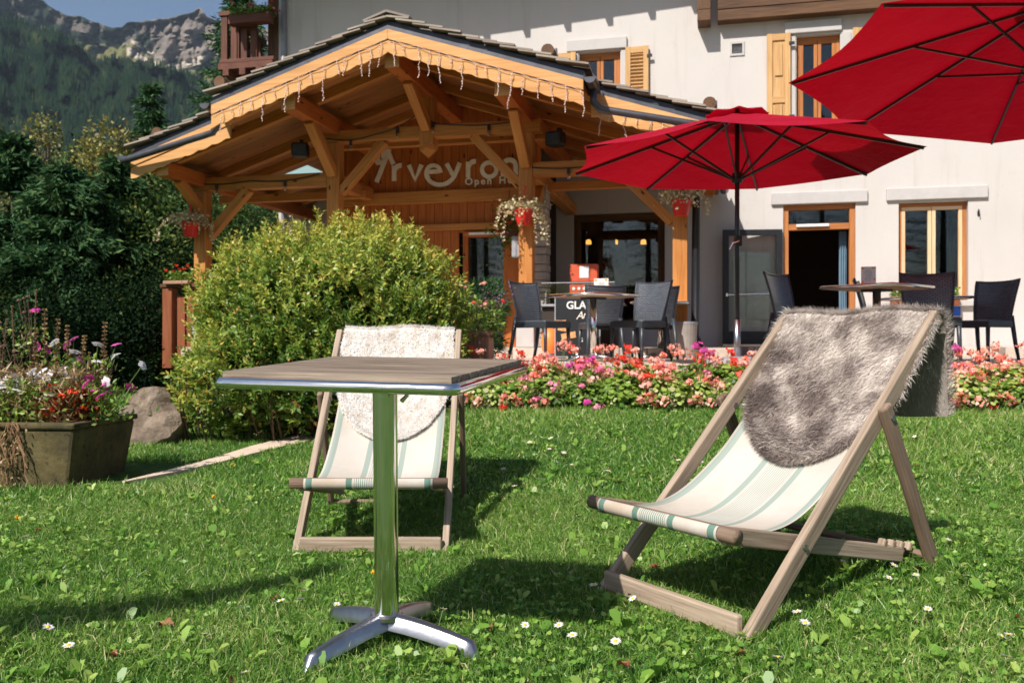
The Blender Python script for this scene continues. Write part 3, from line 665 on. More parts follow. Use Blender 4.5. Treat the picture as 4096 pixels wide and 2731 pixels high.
# soffit boards running along the slope
for g in (-1, 1):
    mb = MB(); s_ = -1.5
    while s_ < SW-.1:
        te = 2.40 if s_ < -1.12 else 3.96
        mb.beam((g*.01, s_+.07, zr(0)-.165), (g*te, s_+.07, zr(te)-.165), .138, .02); s_ += .142
    mb.build('soffit', M['soffit'], porch)
    # dark underlay and shingles
    mb = MB()
    for s0, s1, te, t_in in ((-1.54, -1.08, 2.42, 0), (-1.04, SW-.02, 3.98, 0)):
        a = (g*.0, s0, zr(0)-.15); e = (g*te, s0, zr(te)-.15)
        mb.add([a, e, (e[0], s1, e[2]), (a[0], s1, a[2])]+[(q[0], q[1], q[2]+.145) for q in (a, e, (e[0], s1, e[2]), (a[0], s1, a[2]))],
               [(0, 3, 2, 1), (4, 5, 6, 7), (0, 1, 5, 4), (1, 2, 6, 5), (2, 3, 7, 6), (3, 0, 4, 7)])
    mb.build('roof_underlay', M['metal_dark'], porch)
    mb = MB(); k = 0; t = 4.02
    while t > .02:
        w_s = .22; s0 = -1.62 if t < 2.5 else -1.12
        s_ = s0-.02+random.random()*.04
        while s_ < SW-.02:
            w = .13+random.random()*.12; L = .34+random.random()*.05; a_ = max(t-L, 0)
            dz = random.random()*.012; ex = random.random()*.03 if s_ < s0+.1 else 0
            mb.beam((g*(t+dz), min(s_, SW)+w/2-ex, zr(t)+.055+dz), (g*a_, s_+w/2-ex, zr(a_)+.010+dz), w-.006, .022)
            s_ += w
        t -= w_s
    mb.build('shingles', M['shingle'], porch)
for s_ in np.arange(-1.6, SW-.1, .3): pass
mb = MB()
for g in (-1, 1): 
    s_ = -1.64
    while s_ < SW-.1: mb.beam((0, s_+.14, zr(0)+.085), (g*.3, s_+.14, zr(.3)+.085), .27, .025); s_ += .28
mb.build('ridge_shingles', M['shingle'], porch)
# barge boards (plain above, scalloped below)
def barge(g, t0, t1, s_, name='barge_board'):
    def q(t, o): return (g*t, s_, zr(t)+o)
    mb = MB(); mb.prism([q(t0, -.115), q(t1, -.115), q(t1, -.24), q(t0, -.24)], (0, .04, 0)); 
    mb.lc = [(p.x, p.z*1, p.y) for p in mb.v]; mb.build(name, M['larch_pale'], porch, bevel=.006)
    top = [q(t, -.255) for t in np.linspace(t0, t1, 60)]; bot = [(g*t, s_, zr(t)-.395-.022*abs(math.sin(t*math.pi/.21))) for t in np.linspace(t0, t1, 60)]
    mb = MB()
    for dy in (.012, .036): 
        G = [[Vector(a)+Vector((0, dy, 0)), Vector(b_)+Vector((0, dy, 0))] for a, b_ in zip(top, bot)]
        mb.grid(G)
    n_ = 120; mb.add([Vector(p)+Vector((0, dy, 0)) for dy in (.012, .036) for p in bot], [(i, i+1, 60+i+1, 60+i) for i in range(59)])
    mb.add([Vector(p)+Vector((0, dy, 0)) for p in (top[-1], bot[-1]) for dy in (.012, .036)], [(0, 1, 3, 2)])
    mb.lc = [(p.x, p.z, p.y) for p in mb.v]; mb.build('scalloped_board', M['larch_pale'], porch)
    mb = MB(); mb.prism([q(t0, -.118), q(t1, -.118), q(t1, -.072), q(t0, -.072)], (0, .03, 0)); mb.build('metal_flashing', M['zinc'], porch)
for g in (-1, 1): barge(g, 0, 2.42, -1.58); barge(g, 2.44, 3.98, -1.08)
# gutters and downpipes
for g in (-1, 1):
    for t, s0, s1 in ((2.50, -1.6, -1.12), (4.07, -1.14, SW-.1)):
        G = []
        for a in np.linspace(0, math.pi, 9): G.append([(g*(t+.07*math.cos(a)), s0, zr(t)-.07-.07*math.sin(a)), (g*(t+.07*math.cos(a)), s1, zr(t)-.07-.07*math.sin(a))])
        mb = MB(); mb.grid(G); mb.add([r[0] for r in G], [tuple(range(9))]); o = mb.build('gutter', M['zinc'], porch, smooth=False, solid=.006)
    zz = zr(2.5)-.14
    MB().tube([(g*2.50, -1.30, zz), (g*2.50, -1.30, zz-.14), (g*2.58, -1.28, zz-.23), (g*2.70, -1.26, zz-.25), (g*3.9, -1.2, zz-.50), (g*4.05, -1.15, zz-.50)], .045, 12).build('gutter_pipe', M['zinc'], porch, smooth=True)
MB().tube([(4.05, -.4, zr(4.05)-.15), (3.95, -.2, zr(4)-.35), (3.68, .03, zr(4)-.5), (3.66, .03, .9), (3.72, -.05, .76)], .055, 12).build('downpipe', M['black'], porch, smooth=True)
# snow guard logs
for t, s0, dz in ((-2.35, -1.5, .18), (-3.63, -1.0, .12), (1.98, -1.5, .14), (3.85, -1.0, .14)):
    o = MB().tube([(t, s0, zr(t)+dz), (t, SW-.3, zr(t)+dz)], .078, 14).build('snow_guard_log', M['darkbrown'], porch, smooth=False)
    mb = MB()
    for s_ in np.arange(s0+.15, SW-.4, 1.1): mb.box((t+(.08 if t > 0 else -.08), s_, zr(t)+dz-.03), (.02, .05, .18))
    mb.build('log_bracket', M['zinc'], o)
# boarded wall with the entrance under the gable
SC = 1.4; ta, tb = at(778, 500, SC)[0], at(1243, 500, SC)[0]
dl, dr_, dz1 = at(1066, 560, SC)[0], at(1196, 560, SC)[0], at(1110, 545, SC)[1]
mb = MB(); t = ta
while t < tb:
    w = min(.135, tb-t); zt_ = zr(t+w/2)-.18; z0 = .735 if not (t+w > dl and t < dr_) else dz1+.08
    mb.box((t+w/2, SC, (z0+zt_)/2), (w-.006, .03, zt_-z0)); t += w
mb.build('wall_boarding', M['larch_red'], porch)
MB().box(((ta+tb)/2, SC+.05, (.735+3.9)/2), (tb-ta, .04, .01)).build('base_rail', M['darkbrown'], porch)
for v0, v1, mt in ((440, 468, 'larch'), (517, 531, 'larch')):
    z0 = at(1000, v1, SC)[1]; z1 = at(1000, v0, SC)[1]; MB().box(((ta+tb)/2, SC-.05, (z0+z1)/2), (tb-ta, .09, z1-z0)).build('wall_rail', M[mt], porch, bevel=.006)
fr = MB(); fr.box((dl+.04, SC-.02, (.735+dz1)/2), (.08, .1, dz1-.735)); fr.box((dr_-.13, SC-.02, (.735+dz1)/2), (.26, .1, dz1-.735)); fr.box(((dl+dr_)/2, SC-.02, dz1+.04), (dr_-dl, .1, .08)); e_ = fr.build('entrance_frame', M['larch_red'], porch, bevel=.006)
MB().box(((dl+dr_)/2-.1, SC-.07, dz1+.05), (.5, .04, .035)).build('entrance_closer', M['white_plastic'], e_)
MB().box(((dl+dr_)/2-.08, SC+.02, (.75+dz1)/2), (dr_-dl-.36, .02, dz1-.76)).build('entrance_glass', M['glass'], e_)
MB().box(((ta+tb)/2, SC+1.0, 2.2), (tb-ta+.1, .04, 3.0)).build('vestibule_back', M['dark_room'], porch)  # dark sheet standing in for the unlit space behind the entrance glass
# stone faced pillar beside the entrance and meter box
tp = at(1243, 500, .9)[0]
m = plain('pillar_stone', (.34, .30, .27), .9, var=.35, scale=5, bmp=1, bscale=14)
mb = MB()
zz = .735
while zz < 3.0:
    hh_ = .07+random.random()*.1; mb.box((tp+random.uniform(-.012, .012), .9+random.uniform(-.015, .015), zz+hh_/2), (.22, .3, hh_-.008)); zz += hh_
mb.build('stone_pillar', m, porch, bevel=.01)
t, z = at(1188, 567, .25); MB().box((t, .25, z), (.15, .08, .3)).build('meter_box', M['grey'], porch, bevel=.02)
# pale skylight in the left roof slope, panel glows in place of daylight
t0_, z_ = at(700, 385, .9)
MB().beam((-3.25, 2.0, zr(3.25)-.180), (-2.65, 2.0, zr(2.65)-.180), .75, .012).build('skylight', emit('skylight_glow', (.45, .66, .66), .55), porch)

# ================================================================== THINGS ON THE PORCH
# lettering on the boarding: cut-out letters, built as flat strokes
sign = empty('sign', (OX, OY, 0), RZ, 'large cream cut-out lettering reading Arveyron Open House on the red-brown porch boarding', 'sign')
def rp(x, y): return at((1300+x/1.7425)/1.7415, y/1.7425/1.7415, SC-.03)
def strokes(lines, w, name='letter'):
    mb = MB()
    for li, L in enumerate(lines):
        p = [Vector((*rp(*q), 0)) for q in L]; a = []; c = []
        for i in range(len(p)):
            d = (p[min(i+1, len(p)-1)]-p[max(i-1, 0)]).normalized(); nn = Vector((-d.y, d.x, 0))*w/2; a.append(p[i]+nn); c.append(p[i]-nn)
        S = lambda q, k: Vector((q.x, SC-.018-.022*k-.0012*li, q.y))
        for i in range(len(p)-1):
            vs = [S(q, k) for k in (0, 1) for q in (a[i], a[i+1], c[i+1], c[i])]
            mb.add(vs, [(4, 5, 6, 7), (0, 3, 2, 1), (0, 1, 5, 4), (2, 3, 7, 6), (1, 2, 6, 5), (3, 0, 4, 7)])
    return mb.build(name, M['cream'], sign)
def arc(cx, cy, r, a0, a1, n=18, ry=None):
    return [(cx+r*math.cos(rad(a0+(a1-a0)*i/n)), cy-(ry or r)*math.sin(rad(a0+(a1-a0)*i/n))) for i in range(n+1)]
strokes([[(358, 1270), (448, 1040)], [(432, 1040), (478, 1146)], [(370, 1040), (366, 1142)], [(358, 1136), (400, 1128)], [(412, 1048), (408, 1105)]], .072)
strokes([[(482, 1155), (482, 1262)], arc(530, 1200, 47, 178, 85, 8)], .072)
strokes([[(586, 1150), (628, 1252), (672, 1148)]], .075)
strokes([[(708, 1200), (800, 1193)], arc(757, 1203, 50, 0, 232, 26)], .062)
strokes([[(848, 1140), (893, 1222)], [(940, 1135), (905, 1225), (880, 1258)], arc(802, 1205, 96, -32, -178, 26, 84)], .066)
strokes([[(998, 1128), (998, 1238)], arc(1048, 1172, 48, 178, 85, 8)], .070)
strokes([arc(1145, 1183, 50, 0, 360, 34)], .066)
strokes([[(1242, 1118), (1242, 1230)], arc(1286, 1158, 44, 178, 0, 14)+[(1330, 1230)]], .070)
def text(body, size, mat, parent, loc, rot, name='lettering', space=1.0, ext=.004, bold=0, shear=0):
    cu = bpy.data.curves.new(name, 'FONT'); cu.body = body; cu.size = size; cu.extrude = ext; cu.space_character = space; cu.offset = bold; cu.shear = shear
    cu.resolution_u = 4
    o = bpy.data.objects.new('tmp', cu); C.objects.link(o); bpy.context.view_layer.update()
    me = bpy.data.meshes.new_from_object(o.evaluated_get(bpy.context.evaluated_depsgraph_get())); bpy.data.objects.remove(o)
    me.materials.clear(); me.materials.append(mat); q = bpy.data.objects.new(name, me); C.objects.link(q); q.parent = parent; q.location = loc; q.rotation_euler = rot; return q
t0_, z0_ = rp(975, 1290); t1_, z1_ = rp(1335, 1290)
text('Open', .155, M['cream'], sign, (t0_, SC-.03, z0_), (rad(90), 0, 0), 'word', 1.32, .006, .004)
text('House', .155, M['cream'], sign, (t0_+.545, SC-.03, z0_), (rad(90), 0, 0), 'word', 1.32, .006, .004)

def icicles(name, lab, segs, wire_mat):
    r = empty(name, (OX, OY, 0), RZ, lab, 'string lights'); mb = MB(); mb2 = MB()
    for g, t0, t1, s_ in segs:
        pts = [(g*t, s_-.012, zr(t)-.252+.012*math.sin(t*20)) for t in np.linspace(t0, t1, 40)]; mb.tube(pts, .004, 4)
        t = t0+.06
        while t < t1:
            L = random.choice([.10, .16, .22, .3, .36, .42]); z = zr(t)-.25; p = [(g*t, s_-.016, z)]; x = 0
            k = int(L/.03)
            for i in range(1, k+1):
                x += random.uniform(-.012, .012); p.append((g*t+x, s_-.018+random.uniform(-.008, .008), z-L*i/k))
            mb.tube(p, .0045, 4)
            for q in p[1:]: mb.tube([q, (q[0]+random.uniform(-.012, .012), q[1]-.008, q[2]-.016)], .005, 4)
            t += random.uniform(.12, .19)
    mb.build('wire', wire_mat, r)
wm = plain('light_string', (.62, .47, .42), .4)
icicles('icicle_lights', 'pale icicle light string hanging under the upper gable boards of the porch', [(-1, .02, 2.4, -1.582), (1, .02, 2.4, -1.582)], wm)
icicles('icicle_lights', 'pale icicle light string on the lower right eave board beside the red parasol', [(1, 2.5, 3.9, -1.082)], wm)
# festoon cables with bulbs
def festoon(lab, pts, drops):
    r = empty('festoon_lights', (OX, OY, 0), RZ, lab, 'string lights'); P = []
    for i in range(len(pts)-1):
        a, b_ = Vector(pts[i]), Vector(pts[i+1])
        for k in range(8):
            q = a.lerp(b_, k/8); q.z -= drops*math.sin(math.pi*k/8); P.append(q)
    P.append(Vector(pts[-1])); MB().tube(P, .009, 5).build('cable', M['black'], r)
    for q in P[4::8]:
        o = MB().tube([q, q+Vector((0, 0, -.07))], .022, 8).build('lamp_holder', M['black'], r); MB().lathe([(.015, 0), (.03, -.03), (.022, -.065), (.0, -.075)], tuple(q+Vector((0, 0, -.07))), 10).build('bulb', M['glass'], o, smooth=True)
festoon('black bulb cable sagging along the collar beam above the lettering', [(-1.5, -.11, 3.72), (-.75, -.11, 3.74), (-.1, -.11, 4.0), (.3, -.11, 3.82), (1.5, -.11, 3.84)], .05)
festoon('black bulb cable along the left side beam of the porch', [(-3.8, -.11, 3.2), (-2.7, -.11, 3.17), (-1.6, -.11, 3.22)], .05)
festoon('black bulb cable along the right side beam towards the parasol', [(1.5, -.11, 3.17), (2.5, -.11, 3.17), (3.7, -.11, 3.17)], .03)
def speaker(u, v, s, lab, rz=0):
    t, z = at(u, v, s); p = L2W(t, s, z); r = empty('speaker', p, RZ+rz, lab, 'speaker', 'small black speakers hung under the porch roof')
    MB().box((0, 0, 0), (.24, .2, .2)).build('cabinet', M['black'], r, bevel=.035); MB().box((0, .12, .07), (.05, .08, .2)).build('bracket', M['black'], r); 
    MB().box((0, -.103, 0), (.18, .008, .14)).build('grille', M['metal_dark'], r, bevel=.003)
speaker(690, 345, -.15, 'small black speaker beside the left end of the collar beam', .3)
speaker(1276, 320, -.1, 'small black speaker right of the wooden bracket on the right', -.3)
speaker(438, 432, .15, 'black speaker under the far left corner of the porch roof', .3)

def pot_plant_leaves(n, size, base, spread, trail):
    parts = []
    P = np.array(base)+RS.normal(size=(n, 3))*np.array([spread, spread, spread*.55])+[0, 0, .06]
    parts.append(leaves(P, rdir(n, .4), size*(.7+RS.rand(n)*.6), size*.75, np.clip(.5+.25*RS.normal(size=n), 0, 1)))
    for ang, out, drop in trail:
        L = 16; k = np.linspace(0, 1, L); q = np.stack([base[0]+np.cos(ang)*out*np.sin(k*1.57), base[1]+np.sin(ang)*out*np.sin(k*1.57), base[2]+.10+.06*np.sin(k*3.1)-drop*k**1.8], 1)
        q = np.repeat(q, 4, 0)+RS.normal(size=(L*4, 3))*.012; parts.append(leaves(q, rdir(L*4, -.1), size*.8, size*.7, np.clip(.55+.25*RS.normal(size=L*4), 0, 1)))
    return cat(parts)
def hb(u, v, s, lab, trail, hz):
    t, z = at(u, v, s); p = L2W(t, s, z); r = empty('hanging_basket', p, 0, lab, 'hanging basket', 'red hanging baskets under the porch')
    MB().lathe([(.0, -.10), (.085, -.10), (.125, .08), (.135, .08), (.135, .10), (.11, .10), (.10, .05), (.0, .04)], (0, 0, 0), 20).build('pot', M['red_pot'], r)
    mb = MB(); 
    for a in (0, 2.1, 4.2): mb.tube([(.13*math.cos(a), .13*math.sin(a), .09), (.0, 0, hz-.12)], .006, 5)
    mb.tube([(0, 0, hz-.14), (0, 0, hz-.06), (.03, 0, hz-.02), (0, 0, hz+.01)], .012, 6); mb.build('hanger', M['red_pot'], r)
    V, F, T = pot_plant_leaves(380, .048, (0, 0, .07), .11, trail); npmesh('foliage', V, F, M['variegated'], r, tint=T); return r
hb(1203, 500, -.28, 'red hanging basket with the longest pale trailing stems, at the centre post', [(3.3, .34, .12), (2.9, .38, .3), (3.5, .3, .45), (-.3, .26, .45), (-.1, .3, .4), (.2, .33, .5), (.5, .3, .42), (-.6, .2, .5), (4.4, .12, .3)], .42)
hb(1565, 478, -.28, 'red hanging basket with pale foliage spilling left, at the right post under the parasol', [(3.2, .26, .0), (3.0, .22, .05), (-.2, .28, -.06), (.1, .36, .22), (3.6, .2, .1)], .36)
hb(437, 528, -.28, 'red hanging basket with dry arching stems, far left by the dark trees', [(3.14, .5, .34), (3.4, .3, .05), (0, .33, .34), (.2, .3, .3), (4.7, .03, .3)], .42)
# darker basket behind with crimson flowers
t, z = at(1170, 520, 1.2); r = empty('flower_basket', L2W(t, 1.2, z), 0, 'hanging basket of crimson and pink flowers in the shade left of the entrance post', 'flower basket')
MB().lathe([(0, -.12), (.1, -.1), (.14, .05), (0, .05)], (0, 0, -.1), 16).build('pot', M['darkbrown'], r); MB().tube([(0, 0, 0), (0, 0, .55)], .006, 5).build('hanger', M['black'], r)
n_ = 420; P = RS.normal(size=(n_, 3))*[.14, .14, .2]; P[:, 2] -= .05; V, F, T = leaves(P, rdir(n_), .05, .04, np.clip(.3+.2*RS.normal(size=n_), 0, 1)); npmesh('foliage', V, F, M['geranium'], r, tint=T)
for mt, k in (('petal_red', 60), ('petal_magenta', 60), ('petal_white', 20)):
    c = rdir(k//10)*.19; P = np.repeat(c, 10, 0)+RS.normal(size=(k//10*10, 3))*.025; V, F, T = discs(P, rdir(len(P)), .018, RS.rand(len(P))); npmesh('blossoms', V, F, M[mt], r, tint=T)
# little lamps inside the big window
for i, u in enumerate((1352, 1413, 1478)):
    t, z = at(u, 556, SW+1.6); r = empty('wall_lamp', L2W(t, SW+1.6, z), RZ, ('left', 'middle', 'right')[i]+' one of the three small amber lamps glowing behind the big dark window', 'lamp', 'amber lamps behind the window')
    MB().lathe([(.02, .05), (.05, .03), (.055, -.04), (0, -.04)], (0, 0, 0), 12).build('shade', emit('amber_glow', (1, .35, .06), 2.2), r); MB().box((0, .03, .07), (.03, .06, .04)).build('lamp_base', M['black'], r)

# ================================================================== PARASOLS
def make_fabric():
    m, n, b = newmat('parasol_fabric'); tc = node(n, 'ShaderNodeTexCoord').outputs['Object']
    c = ramp(n, noise(n, tc, 2.5, 3), [(.3, (.36, .005, .026)), (.7, (.46, .010, .036))]); link(n, c, b.inputs['Base Color']); b.inputs['Roughness'].default_value = .85; b.inputs['Specular IOR Level'].default_value = .15
    t = node(n, 'ShaderNodeBsdfTranslucent'); t.inputs[0].default_value = (.50, .002, .014, 1); x = node(n, 'ShaderNodeMixShader'); x.inputs[0].default_value = .30
    link(n, b.outputs[0], x.inputs[1]); link(n, t.outputs[0], x.inputs[2]); link(n, x.outputs[0], n.nodes['Material Output'].inputs[0]); 
    bump(n, noise(n, tc, 3.5, 4, .6, (1, 1, 3)), b, .6, .08); return m
M['red_fab'] = make_fabric()
def parasol(x, y, zg, zrim, R_, rot, lab, rise=.46, tilt=(0, 0), br=.27):
    r = empty('parasol', (x, y, zg), 0, lab, 'parasol', 'red parasols'); zc = zrim-zg; za = zc+rise; ax, ay = tilt
    def rim(a, rr, z): return Vector((rr*math.cos(a), rr*math.sin(a), z-ax*rr*math.cos(a)-ay*rr*math.sin(a)))
    A = [math.pi+rot+i*math.pi/4 for i in range(8)]
    mb = MB(); nr = 10; ns = 8
    for i in range(8):
        a0, a1 = A[i], A[i]+math.pi/4; G = []
        for k in range(nr+1):
            f = .06+.94*k/nr; row = []
            p0 = rim(a0, R_*f, za-rise*f); p1 = rim(a1, R_*f, za-rise*f)
            for j in range(ns+1):
                g = j/ns; q = p0.lerp(p1, g); sag = math.sin(g*math.pi); q = q*1; q.x *= 1-.045*sag*f**3; q.y *= 1-.045*sag*f**3; q.z -= .05*sag*f*(1-f*.6); row.append(q)
            G.append(row)
        mb.grid(G)
    mb.build('canopy', M['red_fab'], r, smooth=True)
    mb = MB(); G = []
    for k in range(5):
        f = k/4; G.append([Vector(((.02+.26*f)*math.cos(a+.2), (.02+.26*f)*math.sin(a+.2), za+.03-.075*f+(.03*(j % 2)*f))) for j, a in enumerate([q*math.pi/8 for q in range(17)])])
    mb.grid(G).build('vent_cap', M['red_fab'], r, smooth=True)
    MB().tube([(0, 0, .05), (0, 0, za+.03)], .021, 14).build('pole', M['metal_dark'], r, smooth=True)
    MB().tube([(0, 0, .02), (0, 0, .42)], .030, 14).build('stand_tube', M['alu'], r, smooth=True)
    MB().lathe([(0, 0), (br, 0), (br+.01, .03), (br, .07), (.08, .085), (.0, .085)], (0, 0, 0), 32).build('stand_base', M['grey'], r)
    hz = za-.60
    MB().lathe([(.045, -.04), (.05, 0), (.045, .05), (.02, .06)], (0, 0, hz), 14).build('runner_hub', M['black'], r)
    MB().lathe([(.02, -.04), (.05, -.02), (.05, .02), (.02, .03)], (0, 0, za-.03), 14).build('top_hub', M['black'], r)
    for a in A:
        e = rim(a, R_*.985, za-rise*.985-.018); MB().beam((.04*math.cos(a), .04*math.sin(a), za-.04), e, .018, .026).build('rib', M['metal_dark'], r)
        m_ = rim(a, R_*.50, za-rise*.5-.035); MB().beam((.045*math.cos(a), .045*math.sin(a), hz), m_, .014, .02).build('strut', M['metal_dark'], r)
    c = MB(); c.box((0, -.035, 1.12), (.06, .07, .09)); c.build('crank_box', M['black'], r, bevel=.01)
    MB().tube([(0, -.07, 1.12), (-.06, -.09, 1.10), (-.09, -.09, 1.04)], .006, 6).build('crank_handle', M['chrome'], r)
    return r
parasol(2.03, 7.85, .60, 2.445, 1.55, -.388, 'open red parasol on the terrace between the two front cafe tables, whole canopy in view', .44, (.0, .0))
parasol(4.56, 7.36, .5, 3.12, 2.12, -.289, 'open red parasol nearest the viewer, cut off by the top right corner of the picture', .58, (.051, .068), .27)

# ================================================================== DECKCHAIRS
def canvas_mat():
    m, n, b = newmat('striped_canvas'); a = attr(n, 'lc').outputs['Vector']; sp = node(n, 'ShaderNodeSeparateXYZ'); link(n, a, sp.inputs[0]); x = sp.outputs[0]
    def band(lo, hi):
        g = node(n, 'ShaderNodeMath', operation='GREATER_THAN'); link(n, x, g.inputs[0]); g.inputs[1].default_value = lo
        l = node(n, 'ShaderNodeMath', operation='LESS_THAN'); link(n, x, l.inputs[0]); l.inputs[1].default_value = hi
        k = node(n, 'ShaderNodeMath', operation='MULTIPLY'); link(n, g.outputs[0], k.inputs[0]); link(n, l.outputs[0], k.inputs[1]); return k.outputs[0]
    def addn(p, q):
        k = node(n, 'ShaderNodeMath', operation='ADD'); k.use_clamp = True; link(n, p, k.inputs[0]); link(n, q, k.inputs[1]); return k.outputs[0]
    t = addn(addn(band(-.247, -.222), band(.222, .247)), addn(band(-.088, -.064), band(.064, .088)))
    s_ = node(n, 'ShaderNodeMath', operation='PINGPONG'); link(n, x, s_.inputs[0]); s_.inputs[1].default_value = .0042
    g = node(n, 'ShaderNodeMath', operation='GREATER_THAN'); link(n, s_.outputs[0], g.inputs[0]); g.inputs[1].default_value = .0026
    k = node(n, 'ShaderNodeMath', operation='MULTIPLY'); link(n, g.outputs[0], k.inputs[0]); link(n, band(-.055, .055), k.inputs[1]); t = addn(t, k.outputs[0])
    # faded on the sitting side, strong green round the front bar
    fade = node(n, 'ShaderNodeMapRange'); link(n, sp.outputs[1], fade.inputs[0]); fade.inputs[1].default_value = .0; fade.inputs[2].default_value = .05; fade.inputs[3].default_value = 1; fade.inputs[4].default_value = .0
    mg = node(n, 'ShaderNodeMix', data_type='RGBA'); link(n, fade.outputs[0], mg.inputs[0]); mg.inputs[6].default_value = (.34, .40, .355, 1); mg.inputs[7].default_value = (.15, .265, .22, 1)
    tc = node(n, 'ShaderNodeTexCoord').outputs['Object']; base = ramp(n, noise(n, tc, 3, 4), [(.3, (.53, .47, .40)), (.6, (.62, .575, .52))])
    mx = node(n, 'ShaderNodeMix', data_type='RGBA'); link(n, t, mx.inputs[0]); link(n, base, mx.inputs[6]); link(n, mg.outputs[2], mx.inputs[7])
    # stain patch low on the seat
    gr = node(n, 'ShaderNodeMapRange'); link(n, sp.outputs[1], gr.inputs[0]); gr.inputs[1].default_value = .10; gr.inputs[2].default_value = .40; gr.inputs[3].default_value = .55; gr.inputs[4].default_value = 0; gr.interpolation_type = 'SMOOTHSTEP'
    st = node(n, 'ShaderNodeMath', operation='MULTIPLY'); link(n, gr.outputs[0], st.inputs[0]); link(n, ramp(n, noise(n, tc, 5, 5), [(.42, (0, 0, 0)), (.62, (1, 1, 1))]), st.inputs[1])
    m2 = node(n, 'ShaderNodeMix', data_type='RGBA', blend_type='MULTIPLY'); link(n, st.outputs[0], m2.inputs[0]); link(n, mx.outputs[2], m2.inputs[6]); m2.inputs[7].default_value = (.80, .62, .47, 1)
    link(n, m2.outputs[2], b.inputs['Base Color']); b.inputs['Roughness'].default_value = .9; b.inputs['Specular IOR Level'].default_value = .1
    wv = noise(n, a, 1, 2, .5, (900, 900, 900)); bump(n, wv, b, .25, .001)
    tr = node(n, 'ShaderNodeBsdfTranslucent'); link(n, m2.outputs[2], tr.inputs[0]); x = node(n, 'ShaderNodeMixShader'); x.inputs[0].default_value = .18
    link(n, b.outputs[0], x.inputs[1]); link(n, tr.outputs[0], x.inputs[2]); link(n, x.outputs[0], n.nodes['Material Output'].inputs[0]); return m
M['canvas'] = canvas_mat()
def bez(pts, n):
    """catmull-rom through pts"""
    P = [np.array(p, float) for p in pts]; P = [2*P[0]-P[1]]+P+[2*P[-1]-P[-2]]; out = []
    for i in range(1, len(P)-2):
        for k in range(n):
            t = k/n; out.append(.5*((2*P[i])+(-P[i-1]+P[i+1])*t+(2*P[i-1]-5*P[i]+4*P[i+1]-P[i+2])*t*t+(-P[i-1]+3*P[i]-3*P[i+1]+P[i+2])*t**3))
    out.append(P[-2]); return out
SEAT = bez([(.005, .312), (.05, .30), (.14, .283), (.24, .285), (.34, .315), (.46, .385), (.58, .478), (.74, .645), (.93, .893)], 7)
def seat_pt(q):      # q in 0..1 along the sling -> (r, z)
    f = q*(len(SEAT)-1); i = min(int(f), len(SEAT)-2); return SEAT[i]*(1-(f-i))+SEAT[i+1]*(f-i)
def deckchair(lab, loc, rz, footz, rear):
    r = empty('deckchair', loc, rz, lab, 'deckchair', 'folding wooden deckchairs on the lawn')
    hw = .30
    for s_ in (-1, 1):
        x = s_*hw
        MB().beam((x, .02, -.02), (x, .945, .905), .028, .052, up=(0, -1, 1)).build('side_rail', M['teak'], r, bevel=.005)
        xi = s_*(hw-.036)
        o = MB(); o.beam((xi, -.005, .295), (xi, .80, .137), .026, .05, up=(0, .2, 1))
        o.build('seat_rail', M['teak'], r, bevel=.005)
        mb = MB()
        for k in range(4): mb.beam((xi, .70+k*.045, .170-k*.009), (xi, .712+k*.045, .197-k*.009), .026, .022, up=(0, -1, .3))
        mb.build('notches', M['teak'], r, bevel=.006)
        xo = s_*(hw+.03)
        MB().beam((xo, .615, .625), (xo, .885, rear), .026, .05, up=(0, 1, .3)).build('prop_leg', M['teak_dark'], r, bevel=.008)
        b_ = MB().tube([(xo-.05*s_, .64, .588), (xo+.018*s_, .64, .588)], .010, 10).build('bolt', M['alu'], r)
        MB().tube([(x-.02*s_, .265, .238), (x+.02*s_, .265, .238)], .008, 10).build('bolt', M['alu'], r)
    MB().box((0, .035, .045), (2*hw-.03, .026, .062)).build('foot_rail', M['teak'], r, bevel=.006)
    MB().tube([(-hw, .93, .878), (hw, .93, .878)], .020, 12).build('top_bar', M['teak'], r, smooth=False)
    MB().tube([(-hw-.012, -.004, .298), (hw+.012, -.004, .298)], .0215, 14).build('front_bar', M['teak_dark'], r, smooth=True)
    MB().tube([(-hw-.02, .865, rear+.045), (hw+.02, .865, rear+.045)], .013, 10).build('prop_bar', M['teak_dark'], r)
    # sling
    G = []; LC = []; cum = 0
    wrap = [(-.004+.0285*math.cos(a), .302+.0285*math.sin(a)) for a in np.linspace(-2.6, 1.2, 9)]
    wrap = [(-.004-.024*math.sin(a), .298-.024*math.cos(a)) for a in np.linspace(-.3, 2.6, 9)]
    path = [(w_[0], w_[1]) for w_ in wrap]+[tuple(seat_pt(q)) for q in np.linspace(.06, 1, 48)]
    xs_ = np.linspace(-.255, .255, 21); prev = None; st = -.085
    for i, (a, z) in enumerate(path):
        if prev is not None: st += math.hypot(a-prev[0], z-prev[1])
        prev = (a, z); f = max(0, min(1, st/1.15)); row = []
        for x in xs_:
            sag = (1-(x/.255)**2)*math.sin(math.pi*min(1, max(0, st)/1.2))*.035; row.append((x, a+sag*.35, z-sag)); LC.append((x, st, 0))
        G.append(row)
    mb = MB(); mb.grid(G); off = Vector(mb.lc[0])-Vector(G[0][0]); mb.lc = [(c[0], c[1], 0) for c in LC]; mb.build('canvas_sling', M['canvas'], r, smooth=True, solid=.0015)
    return r
def zlawn(x, y): return float(lawn_z(x, y))
rz1 = math.atan2(-.837, .547)
d1 = deckchair('striped canvas deckchair with a grey fur throw, in the right foreground', (.435, 2.585, 0), rz1, 0, .09)
d2 = deckchair('deckchair behind the steel table with a white fleece, facing the viewer', (-.568, 3.46, -.04), 0, 0, .02)

